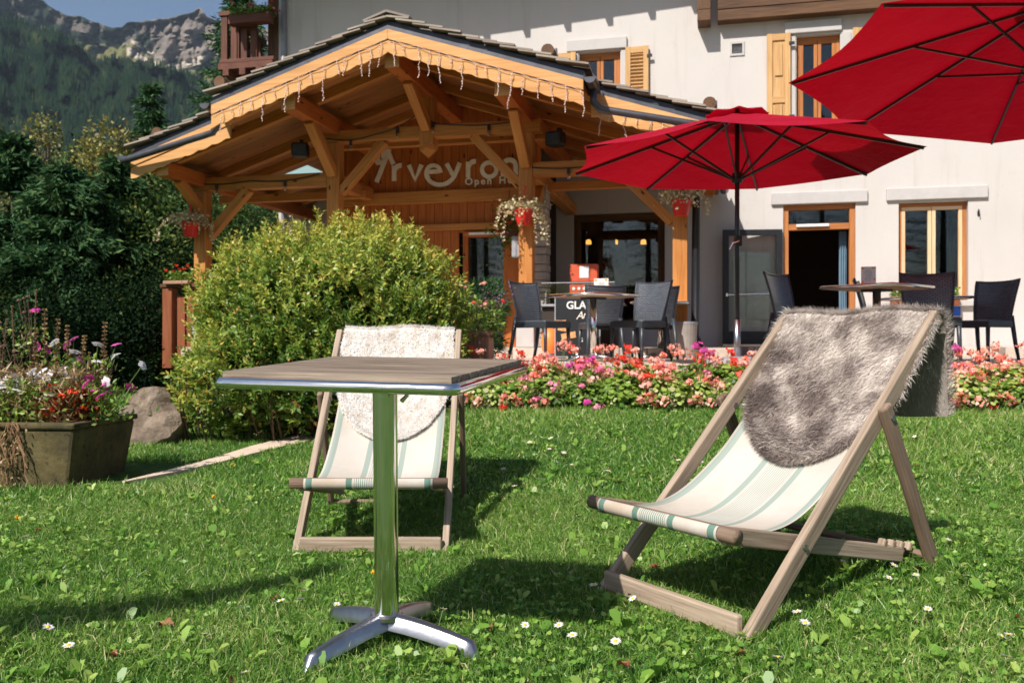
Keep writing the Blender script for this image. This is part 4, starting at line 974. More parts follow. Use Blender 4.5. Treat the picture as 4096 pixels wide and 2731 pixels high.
def fur(name, parent, S, n, L, W, mat, jit=.35, comb=(0, 0, -1), lift=.55, tintf=None):
    """S(q, x) arrays -> P, N ; strands"""
    q = RS.rand(n); x = RS.rand(n)*2-1; P, N, T = S(q, x)
    comb = T+0 if comb is None else np.array(comb, float)
    D = nrm(N*lift+comb*(1-lift)+RS.normal(size=(n, 3))*jit); D2 = nrm(D+comb*.55+RS.normal(size=(n, 3))*jit*.6)
    Sd = nrm(np.cross(D, N)+RS.normal(size=(n, 3))*.3)*(W*(.6+.8*RS.rand(n)))[:, None]; L_ = (L*(.55+.9*RS.rand(n)))[:, None]
    m1 = P+D*L_*.55; tip = m1+D2*L_*.55
    V = np.stack([P-Sd, P+Sd, m1+Sd*.7, m1-Sd*.7, tip], 1).reshape(-1, 3); k = np.arange(n)[:, None]*5
    F = np.concatenate([k+np.array([[0, 1, 2]]), k+np.array([[0, 2, 3]]), k+np.array([[3, 2, 4]])], 0)
    tn = tintf(q, x, n); return npmesh(name, V, F, mat, parent, tint=np.repeat(tn, 5))
def drape(front_len, back_len, wf, wb, xc, bulge=.012, hang_r=.955, hang_z=.90):
    """throw path over the top bar. q 0..1 from lower front edge, over the bar, to the lower back edge"""
    pts = [tuple(seat_pt(a)) for a in np.linspace(1-front_len, 1, 26)]
    pts = [(a, z) for a, z in pts]; nf = len(pts)
    pts += [(.945, .915), (.965, .915), (.985, .895)]+[(.99+.015*k/10, .895-back_len*(k+1)/10) for k in range(10)]
    pts = np.array(pts); d = np.r_[0, np.cumsum(np.hypot(*np.diff(pts, axis=0).T))]; d /= d[-1]; qt = d[nf-1]
    def S(q, x, off=bulge):
        r_ = np.interp(q, d, pts[:, 0]); z_ = np.interp(q, d, pts[:, 1]); e = 1e-3
        dr = np.interp(np.clip(q+e, 0, 1), d, pts[:, 0])-np.interp(np.clip(q-e, 0, 1), d, pts[:, 0]); dz = np.interp(np.clip(q+e, 0, 1), d, pts[:, 1])-np.interp(np.clip(q-e, 0, 1), d, pts[:, 1])
        N = nrm(np.stack([0*q, -dz, dr], 1)); fold = np.where(q < qt, np.clip(q/qt, 0, 1), 1)
        hwid = np.where(q < qt, wf*np.sqrt(np.clip(1-(1-np.clip(q/qt/.50, 0, 1))**2, 0, 1))*(1-.04*np.sin(q*9)), wf+(wb-wf)*np.clip((q-qt)/(1-qt), 0, 1)*1.0)
        cx = np.where(q < qt, xc*(1-np.clip(q/qt, 0, 1)), 0)
        X = cx+x*hwid; sag = (1-np.clip(X/.255, -1, 1)**2)*.033*(q < qt)*np.clip((qt-q)/qt*1.6, 0, 1)
        P = np.stack([X, r_+sag*.35, z_-sag], 1)+N*off; P[:, 2] += .006*np.sin(X*16+q*9)*(q > .3)
        T = np.stack([0*q, -dr, -dz], 1); T = nrm(T); return P, N, T
    return S, qt
def throw(name, lab, cat_, chair, S, hide_mat, fur_list):
    o = empty(name, tuple(chair.location), chair.rotation_euler.z, lab, cat_)
    G = [[tuple(p) for p in S(np.full(25, q), np.linspace(-1, 1, 25), .009)[0]] for q in np.linspace(0, 1, 60)]
    MB().grid(G).build('hide', hide_mat, o, smooth=True)
    for f in fur_list: f(o)
    return o
def fur_mat(name, cols): 
    m = leafmat(name, cols, .25, .7, .15); return m
M['fur_grey'] = fur_mat('grey_fur', [(0, (.13, .10, .09)), (.35, (.30, .24, .215)), (.65, (.60, .52, .47)), (1, (.90, .84, .78))])
M['fur_white'] = fur_mat('white_fleece', [(0, (.80, .73, .66)), (.4, (.94, .90, .86)), (1, (.98, .97, .95))])
M['suede'] = plain('suede_backing', (.26, .23, .205), .95, var=.08)
M['suede_white'] = plain('white_hide', (.88, .84, .78), .95, var=.08)
S1, qt1 = drape(.275, .33, .30, .30, .02)
def tgrey(q, x, n):
    a = hash_noise(q*13+7+x, x*4.2+3, 8, 4, 1.0)
    return np.clip((a-.5)*1.35+.66-.34*sst(.22, .02, q)-.25*sst(-.45, -.95, x)*(q < .45)+.15*RS.normal(size=n), 0, 1)
def f1(o):
    fur('fur', o, S1, 130000, .024, .0009, M['fur_grey'], .26, None, .26, tgrey)
    def edge(q, x):     # longer hair along the rim
        q2 = np.where(RS.rand(len(q)) < .35, q*.10, q); x2 = np.where(q2 < .10, x, np.sign(x)*(1-.03*RS.rand(len(x)))); P, N, T = S1(q2, x2); N = N*.35+np.stack([np.sign(x2)*(q2 > .07), 0*q2, -.0*q2], 1)*.9; return P, nrm(N), T
    fur('fringe', o, edge, 9000, .028, .0011, M['fur_grey'], .30, None, .55, tgrey)
throw('fur_throw', 'grey-brown mottled fur throw draped over the back of the foreground deckchair', 'throw', d1, S1, M['suede'], [f1])
S2, qt2 = drape(.30, .14, .275, .27, .0, .016)
def twhite(q, x, n):
    a = hash_noise(q*14, x*8+3, 9, 3, 1.5); return np.clip(.55+(a-.5)*1.6+.14*RS.normal(size=n), 0, 1)
def f2(o):
    fur('fleece', o, S2, 100000, .014, .0013, M['fur_white'], .36, None, .34, twhite)
throw('sheepskin', 'white curly sheepskin over the back of the deckchair behind the table', 'sheepskin', d2, S2, M['suede_white'], [f2])

# ================================================================== NEAR TABLE
tab = empty('garden_table', (-.344, 2.352, .0), 0, 'square steel pedestal table with weathered slatted top in the foreground', 'table')
Tm = Matrix.Rotation(.049, 4, 'X') @ Matrix.Rotation(-.279, 4, 'Z'); Tt = Matrix.Translation((0, 0, .7565)) @ Tm
mb = MB(); mb.M = Tt
for i in range(9):
    w = .60/9; y = -.30+w*(i+.5); mb.box((0, y, -.008), (.60, w-.0035, .016))
mb.build('slatted_top', M['slats'], tab, bevel=.0012)
mb = MB(); mb.M = Tt; h = .303; c = .016
rimp = []
for k, (sx, sy) in enumerate(((-1, -1), (1, -1), (1, 1), (-1, 1))):
    for a in (0, 30, 60, 90):
        an = rad(180+90*k+a); rimp.append((sx*(h-c)+c*math.cos(an)*1, sy*(h-c)+c*math.sin(an), -.022))
# swept rounded rim profile
prof = [(0, .008), (.009, .008), (.016, .002), (.019, -.006), (.016, -.014), (.009, -.019), (0, -.019)]
vs = []; n_r = len(rimp)
for k, p in enumerate(rimp):
    d = Vector((p[0], p[1], 0)); q = k // 4; sx, sy = ((-1, -1), (1, -1), (1, 1), (-1, 1))[q]; a = rad(180+90*q+30*(k % 4)); dv = Vector((math.cos(a), math.sin(a), 0))
    for o_, z in prof: vs.append(Vector(p)+dv*o_+Vector((0, 0, z)))
mp = len(prof); mb.add(vs, [(k*mp+j, ((k+1) % n_r)*mp+j, ((k+1) % n_r)*mp+j+1, k*mp+j+1) for k in range(n_r) for j in range(mp-1)])
mb.build('metal_rim', M['chrome'], tab, smooth=True)
mb = MB(); mb.M = Tt; mb.box((0, 0, -.022), (.585, .585, .010)); mb.build('underside', M['grey'], tab)
mb = MB(); mb.M = Tt; mb.box((0, 0, -.036), (.19, .19, .016)); mb.box((0, 0, -.05), (.12, .08, .02)); mb.build('top_bracket', M['black'], tab, bevel=.004)
mb = MB(); mb.M = Tt; mb.tube([(.075, -.05, -.045), (.085, -.05, -.075), (.07, -.05, -.09)], .006, 8); mb.build('tilt_lever', M['chrome'], tab)
cb = Tm @ Vector((0, 0, -.675)); cb = Vector((0, .040, .075))
MB().tube([(0, .040, .06), (0, .004, .71)], .0330, 40, cap=False).build('column', M['chrome'], tab, smooth=True)
MB().lathe([(.046, 0), (.046, .010), (.040, .014)], (0, .04, .062), 28).build('collar', M['alu'], tab)
for ex, ey in ((-.145, -.136), (.228, -.057), (-.229, .278), (.147, .438)):
    e = Vector((ex, ey+.0, 0)); c0 = Vector((0, .04, 0)); d = (e-c0); L = d.length; d.normalize(); sdv = Vector((-d.y, d.x, 0)); G = []
    L = .285
    for i in range(14):
        a = i/13; p = c0+d*(L*a); zc = .052*(1-a**1.6)+(.016 if i < 13 else -.03); wd = .028*(1-.35*a)*(1 if a < .93 else .75); row = []
        for j in range(9):
            q = -1+2*j/8; row.append(p+sdv*(q*wd)+Vector((0, 0, zc*1.0+.012*(1-q*q)-(.03 if abs(q) == 1 else 0))))
        G.append(row)
    mb = MB().grid(G).build('base_leg', M['alu'], tab, smooth=True)

# ================================================================== TERRACE FURNITURE
def wicker():
    m, n, b = newmat('black_wicker'); v = attr(n, 'lc').outputs['Vector']; sp = node(n, 'ShaderNodeSeparateXYZ'); link(n, v, sp.inputs[0])
    br = node(n, 'ShaderNodeTexBrick'); br.inputs['Scale'].default_value = 1; br.inputs['Brick Width'].default_value = .046; br.inputs['Row Height'].default_value = .019; br.inputs['Mortar Size'].default_value = .0032; br.inputs['Mortar Smooth'].default_value = .6
    br.inputs['Color1'].default_value = (.12, .135, .155, 1); br.inputs['Color2'].default_value = (.085, .095, .115, 1); br.inputs['Mortar'].default_value = (.006, .007, .01, 1); link(n, v, br.inputs['Vector'])
    link(n, br.outputs[0], b.inputs['Base Color']); b.inputs['Roughness'].default_value = .32; bump(n, br.outputs['Fac'], b, -.8, .006) ; return m
M['wicker'] = wicker(); M['resin'] = plain('grey_black_resin', (.035, .042, .052), .38, 0, .1)
def terrace_chair(loc, facing, lab, proto=[None]):
    """facing: world direction (x, y) the sitter looks"""
    rz = math.atan2(-facing[0], facing[1])
    if proto[0]:
        r = copy_tree(proto[0]); r.location = loc; r.rotation_euler = (0, 0, rz); r['label'] = lab; return r
    r = empty('terrace_chair', loc, rz, lab, 'chair', 'black woven resin chairs on the terrace'); proto[0] = r
    # sitter looks along +y
    MB().box((0, .02, .435), (.44, .42, .03)).build('seat', M['wicker'], r, bevel=.012)
    mb = MB(); mb.box((0, .235, .405), (.45, .02, .07)); mb.box((-.215, .02, .405), (.02, .42, .07)); mb.box((.215, .02, .405), (.02, .42, .07)); mb.build('apron', M['resin'], r, bevel=.006)
    G = []; LC = []
    for i in range(15):
        a = i/14; z = .42+a*.46; row = []
        for j in range(13):
            q = -1+2*j/12; w = .205+.03*a+.015*abs(q)**3*a; row.append((q*w, -.19-.10*a**1.5+.03*q*q-.012, z+.018*abs(q)**3*a)); LC.append((q*w, z, 0))
        G.append(row)
    mb = MB().grid(G); mb.lc = LC; mb.build('backrest', M['wicker'], r, smooth=True, solid=.012)
    rimp = [G[0][0]]+[G[i][0] for i in range(1, 15)]+[G[14][j] for j in range(1, 13)]+[G[i][12] for i in range(13, -1, -1)]
    MB().tube(rimp, .011, 6).build('back_frame', M['resin'], r, smooth=True)
    for sx in (-1, 1):
        MB().tube([(sx*.20, .215, .43), (sx*.215, .235, 0)], .02, 8, rs=[.024, .016]).build('leg', M['resin'], r, smooth=True)
        MB().tube([(sx*.20, -.20, .50), (sx*.215, -.25, .2), (sx*.225, -.30, 0)], .02, 8, rs=[.026, .022, .016]).build('leg', M['resin'], r, smooth=True)
    return r
ZT_ = .60
def chairs():
    c = terrace_chair
    c((.33, 9.75, ZT_), (.75, -.66), 'black chair at the left end of the front-left cafe table, by the centre post')
    c((1.42, 9.7, ZT_), (-.72, -.69), 'black chair with a sunlit woven back at the right end of the front-left cafe table')
    c((1.09, 10.75, ZT_), (-.15, .99), 'black chair seen from behind, half hidden by the front-left cafe table')
    c((1.78, 10.95, ZT_), (-.1, .99), 'black chair seen from behind in front of the right porch post')
    c((2.83, 8.5, ZT_), (.72, -.69), 'black chair standing before the open doorway')
    c((4.02, 8.35, ZT_), (-.30, -.95), 'darkest black chair, shaded, right behind the menu table and the fur throw')
    c((4.05, 9.5, ZT_), (.9, -.45), 'black chair mostly hidden between the menu table and the darkest chair')
    c((5.16, 9.55, ZT_), (-.88, -.48), 'black chair standing alone at the far right beside the blue notice')
chairs()
def cafe_table(loc, rz, lab, sx=.70, proto={}):
    k = sx
    if k in proto:
        r = copy_tree(proto[k]); r.location = loc; r.rotation_euler = (0, 0, rz); r['label'] = lab; return r
    r = empty('cafe_table', loc, rz, lab, 'table', 'steel pedestal cafe tables on the terrace'); proto[k] = r
    mb = MB()
    for i in range(8): w = .68/8; mb.box((0, -.34+w*(i+.5), .722), (sx-.02, w-.004, .016))
    mb.build('slatted_top', M['larch_pale'], r)
    mb = MB(); z = .712
    a, b_ = sx/2, .35
    for p, q in (((-a, -b_), (a, -b_)), ((a, -b_), (a, b_)), ((a, b_), (-a, b_)), ((-a, b_), (-a, -b_))): mb.tube([(p[0], p[1], z), (q[0], q[1], z)], .014, 8)
    mb.build('metal_rim', M['chrome'], r, smooth=True); MB().box((0, 0, .70), (sx-.02, .66, .012)).build('underside', M['teak'], r)
    MB().tube([(0, 0, .04), (0, 0, .69)], .036, 16).build('column', M['chrome'], r, smooth=True); MB().box((0, 0, .685), (.2, .2, .02)).build('top_bracket', M['black'], r)
    for q in range(4):
        an = q*math.pi/2+.78; MB().tube([(0, 0, .06), (.15*math.cos(an), .15*math.sin(an), .05), (.30*math.cos(an), .30*math.sin(an), .012)], .02, 8, rs=[.024, .02, .012]).build('base_leg', M['alu'], r, smooth=True)
    return r
cafe_table((.88, 9.42, ZT_), rad(38), 'square cafe table at the front left of the terrace, empty, corner towards the viewer')
cafe_table((3.33, 7.95, ZT_), rad(38), 'square cafe table in front of the doorway with a menu card standing on it')
cafe_table((1.13, 11.5, ZT_+.0), RZ, 'left one of the two pale tables behind the front-left chairs')
cafe_table((1.93, 11.32, ZT_+.0), RZ, 'right one of the two pale tables, at the right porch post')
cafe_table((4.72, 9.95, ZT_), rad(10), 'cafe table against the wall beside the blue notice')
# menu card with orange corners
def menu(loc, rz, w, h, lab, kind):
    r = empty('menu_card', loc, rz, lab, 'menu card'); MB().box((0, 0, h/2), (w, .006, h)).build('card', M['white_plastic'], r)
    mt = plain('menu_orange', (.85, .36, .08), .5); mb = MB()
    for x, z in ((-w*.38, h*.92), (w*.34, h*.93), (-w*.42, h*.2), (w*.42, h*.35)): mb.box((x, -.005, z), (w*.16, .003, h*.10))
    mb.build('corner_marks', mt, r); mb = MB()
    for i in range(8): mb.box((random.uniform(-.005, .005), -.005, h*(.80-i*.075)), (w*random.uniform(.3, .62), .002, h*.018))
    mb.build('text_lines', M['grey'], r)
    if kind: MB().box((0, .0, .012), (w*1.05, .07, .024)).build('card_holder', mt, r, bevel=.003); MB().tube([(w*.5, -.01, .0), (w*.5, -.01, h)], .003, 5).build('clip', M['chrome'], r)
    return r
menu((3.27, 7.99, ZT_+.731), -.25, .125, .175, 'white menu card with orange corners standing on the cafe table by the doorway', 1)
t, z = at(1381, 664, -.35)
# serving counter: glass cabinet with posters
cx, cy, _ = L2W(at(1330, 700, .15)[0], .15, 0)
ctr = empty('serving_counter', (cx, cy, .735), RZ, 'glass fronted serving counter with a red panel under the big dark window', 'counter')
MB().box((0, .15, .28), (1.0, .5, .56)).build('cabinet', M['dark_room'], ctr, bevel=.01); MB().box((0, .12, .575), (1.02, .56, .03)).build('countertop', M['grey'], ctr, bevel=.006)
MB().box((0, -.12, .73), (1.0, .008, .28)).build('glass_screen', M['glass_door'], ctr); MB().tube([(-.5, -.12, .88), (.5, -.12, .88)], .006, 8).build('screen_rail', M['grey'], ctr)
m_or = plain('counter_red', (.55, .085, .03), .6)
MB().box((.14, .05, .73), (.55, .02, .27)).build('cup_panel', m_or, ctr)
mb = MB()
for i in range(7):
    for j in range(3): mb.add([(-.08+i*.073+.022*math.cos(a), .036, .65+j*.08+.022*math.sin(a)) for a in np.linspace(0, 6.283, 11)[:-1]], [tuple(range(10))])
mb.build('cup_pictures', M['white_plastic'], ctr)
bx = empty('orange_box', L2W(at(1341, 700, .3)[0], .3, .735+.60), RZ, 'orange display box with a white label on top of the serving counter', 'display box')
MB().box((0, .05, .43), (.38, .16, .24)).build('box_body', m_or, bx, bevel=.004); MB().box((0, .05, .155), (.3, .14, .31)).build('box_stand', M['dark_room'], bx)
MB().box((.01, -.034, .44), (.13, .006, .16)).build('label', M['white_plastic'], bx)
pst = L2W(at(1381, 700, -.12)[0], -.12, 0); menu((pst[0], pst[1], .735+.66), RZ, .19, .26, 'white and pink menu sheet leaning at the right end of the serving counter', 0)
# black poster stand GLA / Ar
pp = at(1318, 745, -.55); p0 = L2W(pp[0]-.0, -.55, .0)
ps = empty('poster_stand', (p0[0], p0[1], .60), RZ, 'black poster stand with white GLA lettering behind the left cafe chair', 'poster')
MB().box((.06, 0, .53), (.74, .03, 1.02)).build('board', M['black'], ps, bevel=.004); bordered((-.31, .43, .02, 1.04), .018, -.018, .012).build('poster_frame', M['grey'], ps)
text('GLACES', .17, M['white_plastic'], ps, (-.12, -.020, .80), (rad(90), 0, 0), 'poster_lettering', 1.0, .003, .004)
text('Artisanales', .17, M['cream'], ps, (.04, -.020, .63), (rad(90), rad(-6), 0), 'script_lettering', .85, .002, 0, .4)
text('G', .09, M['white_plastic'], ps, (.09, -.020, .27), (rad(90), 0, 0), 'small_lettering', 1, .002)
mb = MB()
for i, (x, z, w, h) in enumerate(((-.18, .47, .16, .05), (-.14, .36, .12, .09), (-.02, .38, .11, .10), (-.22, .60, .2, .035))): mb.box((x, -.019-.001*i, z), (w, .004, h), R=Matrix.Rotation(random.uniform(-.4, .4), 3, 'Y'))
mb.build('picture', plain('biscuit_picture', (.62, .30, .12), .6, var=.4, scale=20), ps); MB().box((.06, -.02, .09), (.06, .004, .07)).build('stamp', M['white_plastic'], ps)
ps.scale = (.8, .8, .8)
ol = L2W(at(1263, 770, -.4)[0], -.4, .6); r = empty('lantern', ol, 0, 'glowing orange lantern on the floor beside the poster stand', 'lantern')
MB().lathe([(.05, .06), (.10, .10), (.12, .22), (.08, .38), (.0, .40)], (0, 0, 0), 16).build('lantern_globe', emit('lantern_glow', (.95, .16, .03), .55), r, smooth=True); MB().lathe([(0, 0), (.07, 0), (.05, .06), (0, .06)], (0, 0, 0), 14).build('lantern_foot', M['chrome'], r)
t_ = at(1571, 770, -.35)[0]; r = empty('waste_bin', L2W(t_, -.35, .6), 0, 'plain grey cylindrical bin at the foot of the right porch post', 'bin')
MB().lathe([(0, 0), (.15, 0), (.165, .38), (.17, .46), (.155, .46), (.15, .40), (0, .38)], (0, 0, 0), 24).build('bin_body', plain('grey_bin', (.33, .29, .26), .6), r, smooth=False); MB().lathe([(.172, 0), (.172, .03), (.16, .03)], (0, 0, .44), 24).build('bin_rim', M['grey'], r)
# geranium box on the sill of the right window
def blossom_cloud(r, centers, mats, per=14, sp=.028, pr=.013):
    by = {}
    for c in centers: by.setdefault(random.choice(mats), []).append(c)
    for mt, cs in by.items():
        c = np.array(cs); P = np.repeat(c, per, 0)+nrm(RS.normal(size=(len(c)*per, 3)))*sp*(.5+.5*RS.rand(len(c)*per))[:, None]*[1, 1, .6]
        N = nrm(P-np.repeat(c, per, 0)+[0, 0, .01]); V, F, T = discs(P, N+RS.normal(size=P.shape)*.3, pr*(.7+.6*RS.rand(len(P))), np.clip(np.repeat(RS.rand(len(c)), per)*.6+.4*RS.rand(len(P)), 0, 1), 5)
        npmesh('blossoms', V, F, M[mt], r, tint=T)
def flower_box(name, loc, rz, w, lab, mats, nflow=12, box='stain', h=.16, foliage='geranium', spread=.1, pot=True):
    r = empty(name, loc, rz, lab, 'flower box')
    if pot: MB().box((0, 0, h/2), (w, .2, h)).build('trough', M[box], r, bevel=.01)
    n = int(900*w); P = np.stack([(RS.rand(n)-.5)*w, RS.normal(size=n)*spread*.8, h+RS.rand(n)*.16-.03], 1); V, F, T = leaves(P, rdir(n, .3), .045, .04, np.clip(.4+.25*RS.normal(size=n), 0, 1)); npmesh('foliage', V, F, M[foliage], r, tint=T)
    blossom_cloud(r, [((random.random()-.5)*w*1.05, random.gauss(0, spread), h+.10+random.random()*.16) for _ in range(nflow)], mats); return r
t, z = at(2125, 652, SW-.2); flower_box('window_flower_box', L2W(t, SW-.15, z-.35), RZ, 1.0, 'red geranium box hanging at the sill of the right window', ['petal_red', 'petal_salmon'], 16)
t, z = at(578, 38, SW-.35); flower_box('balcony_flower_box', L2W(t, SW-.38, z-.16), RZ, .85, 'terracotta trough of pink and red geraniums on the dark balcony rail', ['petal_pink', 'petal_salmon', 'petal_red'], 12, 'stain_dark', .18, spread=.14)
n_ = 500
# ================================================================== LEFT: railing of the terrace
ra = at(388, 700, -.05)[0]; r = empty('railing', L2W(ra, -.05, 0), RZ, 'reddish brown board railing at the left end of the terrace, beside the bush', 'railing')
MB().box((.02, 0, 1.02), (.16, .16, 1.2)).build('post', M['stain'], r, bevel=.01)
for i in range(9): MB().box((.04, .17+i*.17, .98), (.03, .13, 1.05)).build('board', M['stain'], r, bevel=.004)
for i in range(3): MB().box((.20+i*.16, .02, .98), (.13, .03, 1.05)).build('board', M['stain'], r, bevel=.004)
MB().box((.22, .0, 1.65), (.62, .2, .05)).build('cap_rail', M['darkbrown'], r, bevel=.008); MB().box((.04, .85, 1.65), (.16, 1.6, .05)).build('cap_rail', M['darkbrown'], r, bevel=.008)
flower_box('railing_flower_box', L2W(ra+.22, -.12, 1.46+.21), RZ, .42, 'small pot of bright red geraniums on the brown railing', ['petal_red'], 7, 'terracotta', .05, spread=.05)

# ================================================================== PLANTS
def ellipsoid_shell(n, c, r, inner=.6, bias=None):
    d = rdir(n); k = (inner+(1-inner)*RS.rand(n)**.6)[:, None]; return np.array(c)+d*k*np.array(r), d
# --- large rounded bush in the middle
bush = empty('bush', (-1.55, 7.35, .03), 0, 'large rounded green and yellow leaved bush in front of the porch', 'bush'); bush.scale = (.955, .955, .955)
def bush_leaves():
    parts = []; lobes = []
    blobs = [((0, 0, .86), (1.02, .95, .84)), ((-.56, .1, .64), (.58, .7, .64)), ((.66, .05, .72), (.56, .7, .66)), ((-.34, .1, 1.15), (.64, .7, .56)), ((.44, .1, 1.17), (.62, .65, .56)), ((-.1, -.35, .55), (1.0, .62, .50)), ((-.80, -.25, .42), (.36, .45, .46)), ((.7, -.1, .42), (.42, .5, .42))]
    n_sh = 2300
    for c, r in blobs:
        k = int(n_sh*r[0]*r[2]/1.0); d = rdir(k, .12); B = np.array(c)+d*np.array(r)*(.80+.24*RS.rand(k))[:, None]
        lobes.append((B, d))
    B = np.concatenate([a for a, _ in lobes]); D = np.concatenate([b for _, b in lobes])
    inside = np.zeros(len(B), bool)
    for c, r in blobs: inside |= (((B-np.array(c))/np.array(r))**2).sum(1) < .52
    keep = ~inside & (B[:, 2] > .08); B = B[keep]; D = D[keep]
    # clumpy gaps
    g = hash_noise(B[:, 0]*3+5, B[:, 2]*3+B[:, 1]*2+9, 12, 3, 1.0); B = B+D*((g-.5)*.46)[:, None]
    S = nrm(D*.55+np.array([0, 0, .75])+RS.normal(size=D.shape)*.35); Ls = .10+RS.rand(len(B))*.13
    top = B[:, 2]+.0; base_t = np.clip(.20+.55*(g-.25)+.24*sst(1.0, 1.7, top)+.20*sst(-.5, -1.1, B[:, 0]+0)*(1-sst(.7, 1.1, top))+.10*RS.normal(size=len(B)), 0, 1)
    base_t = np.where((top < .55) & (RS.rand(len(B)) < .4), .12+.12*RS.rand(len(B)), base_t)  # hollows and lower leaves tinted darker, shade put into the colour
    for i in range(15):
        f = (i+.5)/15; P = B+S*(Ls*f)[:, None]; a = i*2.4+RS.rand(len(B))*.6; X_ = nrm(np.cross(S, [[.3, .2, 1]])); Y_ = np.cross(S, X_)
        R_ = X_*np.cos(a)[:, None]+Y_*np.sin(a)[:, None]; Dl = nrm(R_+S*(.35+.9*f)+RS.normal(size=S.shape)*.25)
        L = (.060-.018*f)*(.7+.6*RS.rand(len(B))); 
        tt = np.clip(base_t+.16*f+.11*RS.normal(size=len(B)), 0, .88); tt = np.where(RS.rand(len(B)) < .05, .9+.1*RS.rand(len(B)), tt)
        parts.append(leaves(P, Dl, L, L*.42, tt, .22, nrm(S+RS.normal(size=S.shape)*.5)))
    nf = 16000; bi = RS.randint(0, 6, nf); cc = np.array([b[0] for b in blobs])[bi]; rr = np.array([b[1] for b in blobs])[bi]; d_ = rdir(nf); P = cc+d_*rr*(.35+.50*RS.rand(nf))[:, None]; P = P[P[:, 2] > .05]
    parts.append(leaves(P, rdir(len(P)), .075, .04, np.clip(.06+.16*RS.rand(len(P))+np.where(RS.rand(len(P)) < .06, .85, 0), 0, 1)))  # inner filler leaves tinted dark for the shaded interior
    # long top shoots
    ns = 70; C_ = np.stack([RS.uniform(-1.2, 1.15, ns), RS.uniform(-.6, .3, ns), np.zeros(ns)], 1)
    for c in C_:
        z = max([cz+rz*math.sqrt(max(0, 1-((c[0]-cx)/rx)**2-((c[1]-cy)/ry)**2)) for (cx, cy, cz), (rx, ry, rz) in blobs]); L = .12+RS.rand()*.16; k = 22
        f = np.linspace(0, 1, k); ln = RS.normal(size=2)*.25; P = np.stack([c[0]+f*L*ln[0], c[1]+f*L*ln[1], z-.06+f*L*1.0], 1); a = f*40
        Dl = np.stack([np.cos(a), np.sin(a), .6+f], 1); L_ = .048*(1-.5*f); parts.append(leaves(P, Dl, L_, L_*.4, np.clip(.62+.1*RS.normal(size=k), 0, .85), .2))
    return cat(parts), B, S
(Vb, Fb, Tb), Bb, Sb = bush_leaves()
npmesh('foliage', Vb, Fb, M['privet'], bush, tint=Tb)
mb = MB()
for i in range(90):
    a = random.random()*6.28; r0 = random.random()*.35; x0, y0 = r0*math.cos(a)*1.6, r0*math.sin(a); j = RS.randint(len(Bb)); e = Bb[j]
    mb.tube([(x0, y0, -.05), ((x0*2+e[0])/3, (y0*2+e[1])/3, e[2]*.45), tuple(e*.97)], .01, 5, rs=[.012, .008, .004])
for i in range(60):
    x = random.uniform(-1.15, 1.1); y = random.uniform(-.85, -.3); mb.tube([(x, y+.25, -.02), (x+random.uniform(-.05, .05), y+.1, .25), (x+random.uniform(-.12, .12), y, .55)], .006, 5, rs=[.008, .006, .003])
mb.build('stems', M['twig'], bush)
# --- brownish juniper behind its right side
jun = empty('juniper_bush', (-.52, 9.3, .35), 0, 'feathery bush with drooping brown tips to the right of the large bush', 'bush')
c = [ellipsoid_shell(900, (0, 0, .45), (.42, .45, .62), .5), ellipsoid_shell(300, (.2, 0, .85), (.28, .3, .28), .4)]
parts = []
for P, d in c:
    for i in range(7):
        D = nrm(d+np.array([.3, -.1, -.1+.3*i/7])+RS.normal(size=d.shape)*.4); parts.append(leaves(P+RS.normal(size=P.shape)*.02, D, .07+.04*RS.rand(len(P)), .012, np.clip(.45+.3*RS.normal(size=len(P)), 0, 1)))
V_, F_, T_ = cat(parts); k = (RS.rand(len(F_)) < .7); npmesh('foliage', V_, F_[k], M['needle'], jun, tint=T_)
# --- terracotta planter with mixed flowers at the terrace corner
r = empty('ribbed_planter', (-.42, 8.05, .55), -.1, 'ribbed terracotta box planter with red and purple flowers at the terrace corner', 'planter')
mb = MB(); mb.box((0, 0, .17), (.46, .36, .34)); mb.box((0, 0, .345), (.50, .40, .04)); mb.build('planter_box', M['terracotta'], r, bevel=.006)
mb = MB()
for i in range(13): mb.box((-.21+i*.035, -.182, .165), (.018, .012, .29))
mb.build('ribs', M['terracotta'], r)
P, d = ellipsoid_shell(800, (.10, 0, .46), (.25, .24, .22), .3); V_, F_, T_ = leaves(P, nrm(d+RS.normal(size=d.shape)*.6), .05, .03, np.clip(.5+.28*RS.normal(size=len(P)), 0, 1)); npmesh('foliage', V_, F_, M['geranium'], r, tint=T_)
parts = []
for i in range(26):
    a = RS.rand()*6.28; e = np.array([.16+.26*math.cos(a), .2*math.sin(a), .62+RS.rand()*.16]); P = np.array([.1, 0, .5])+(e-np.array([.1, 0, .5]))*np.linspace(.3, 1, 14)[:, None]+RS.normal(size=(14, 3))*.015; parts.append(leaves(P, rdir(14), .022, .016, RS.rand(14)))
V_, F_, T_ = cat(parts); npmesh('lavender_sprays', V_, F_, plain('dusty_purple', (.20, .09, .17), .8), r, tint=T_)
blossom_cloud(r, [(.08+random.gauss(0, .2), -.12+random.gauss(0, .1), .5+random.random()*.35) for _ in range(9)], ['petal_red', 'petal_salmon'], 8, .022, .012); blossom_cloud(r, [(.1+random.gauss(0, .2), -.12, .5+random.random()*.2) for _ in range(4)], ['petal_magenta'], 6, .02, .012)
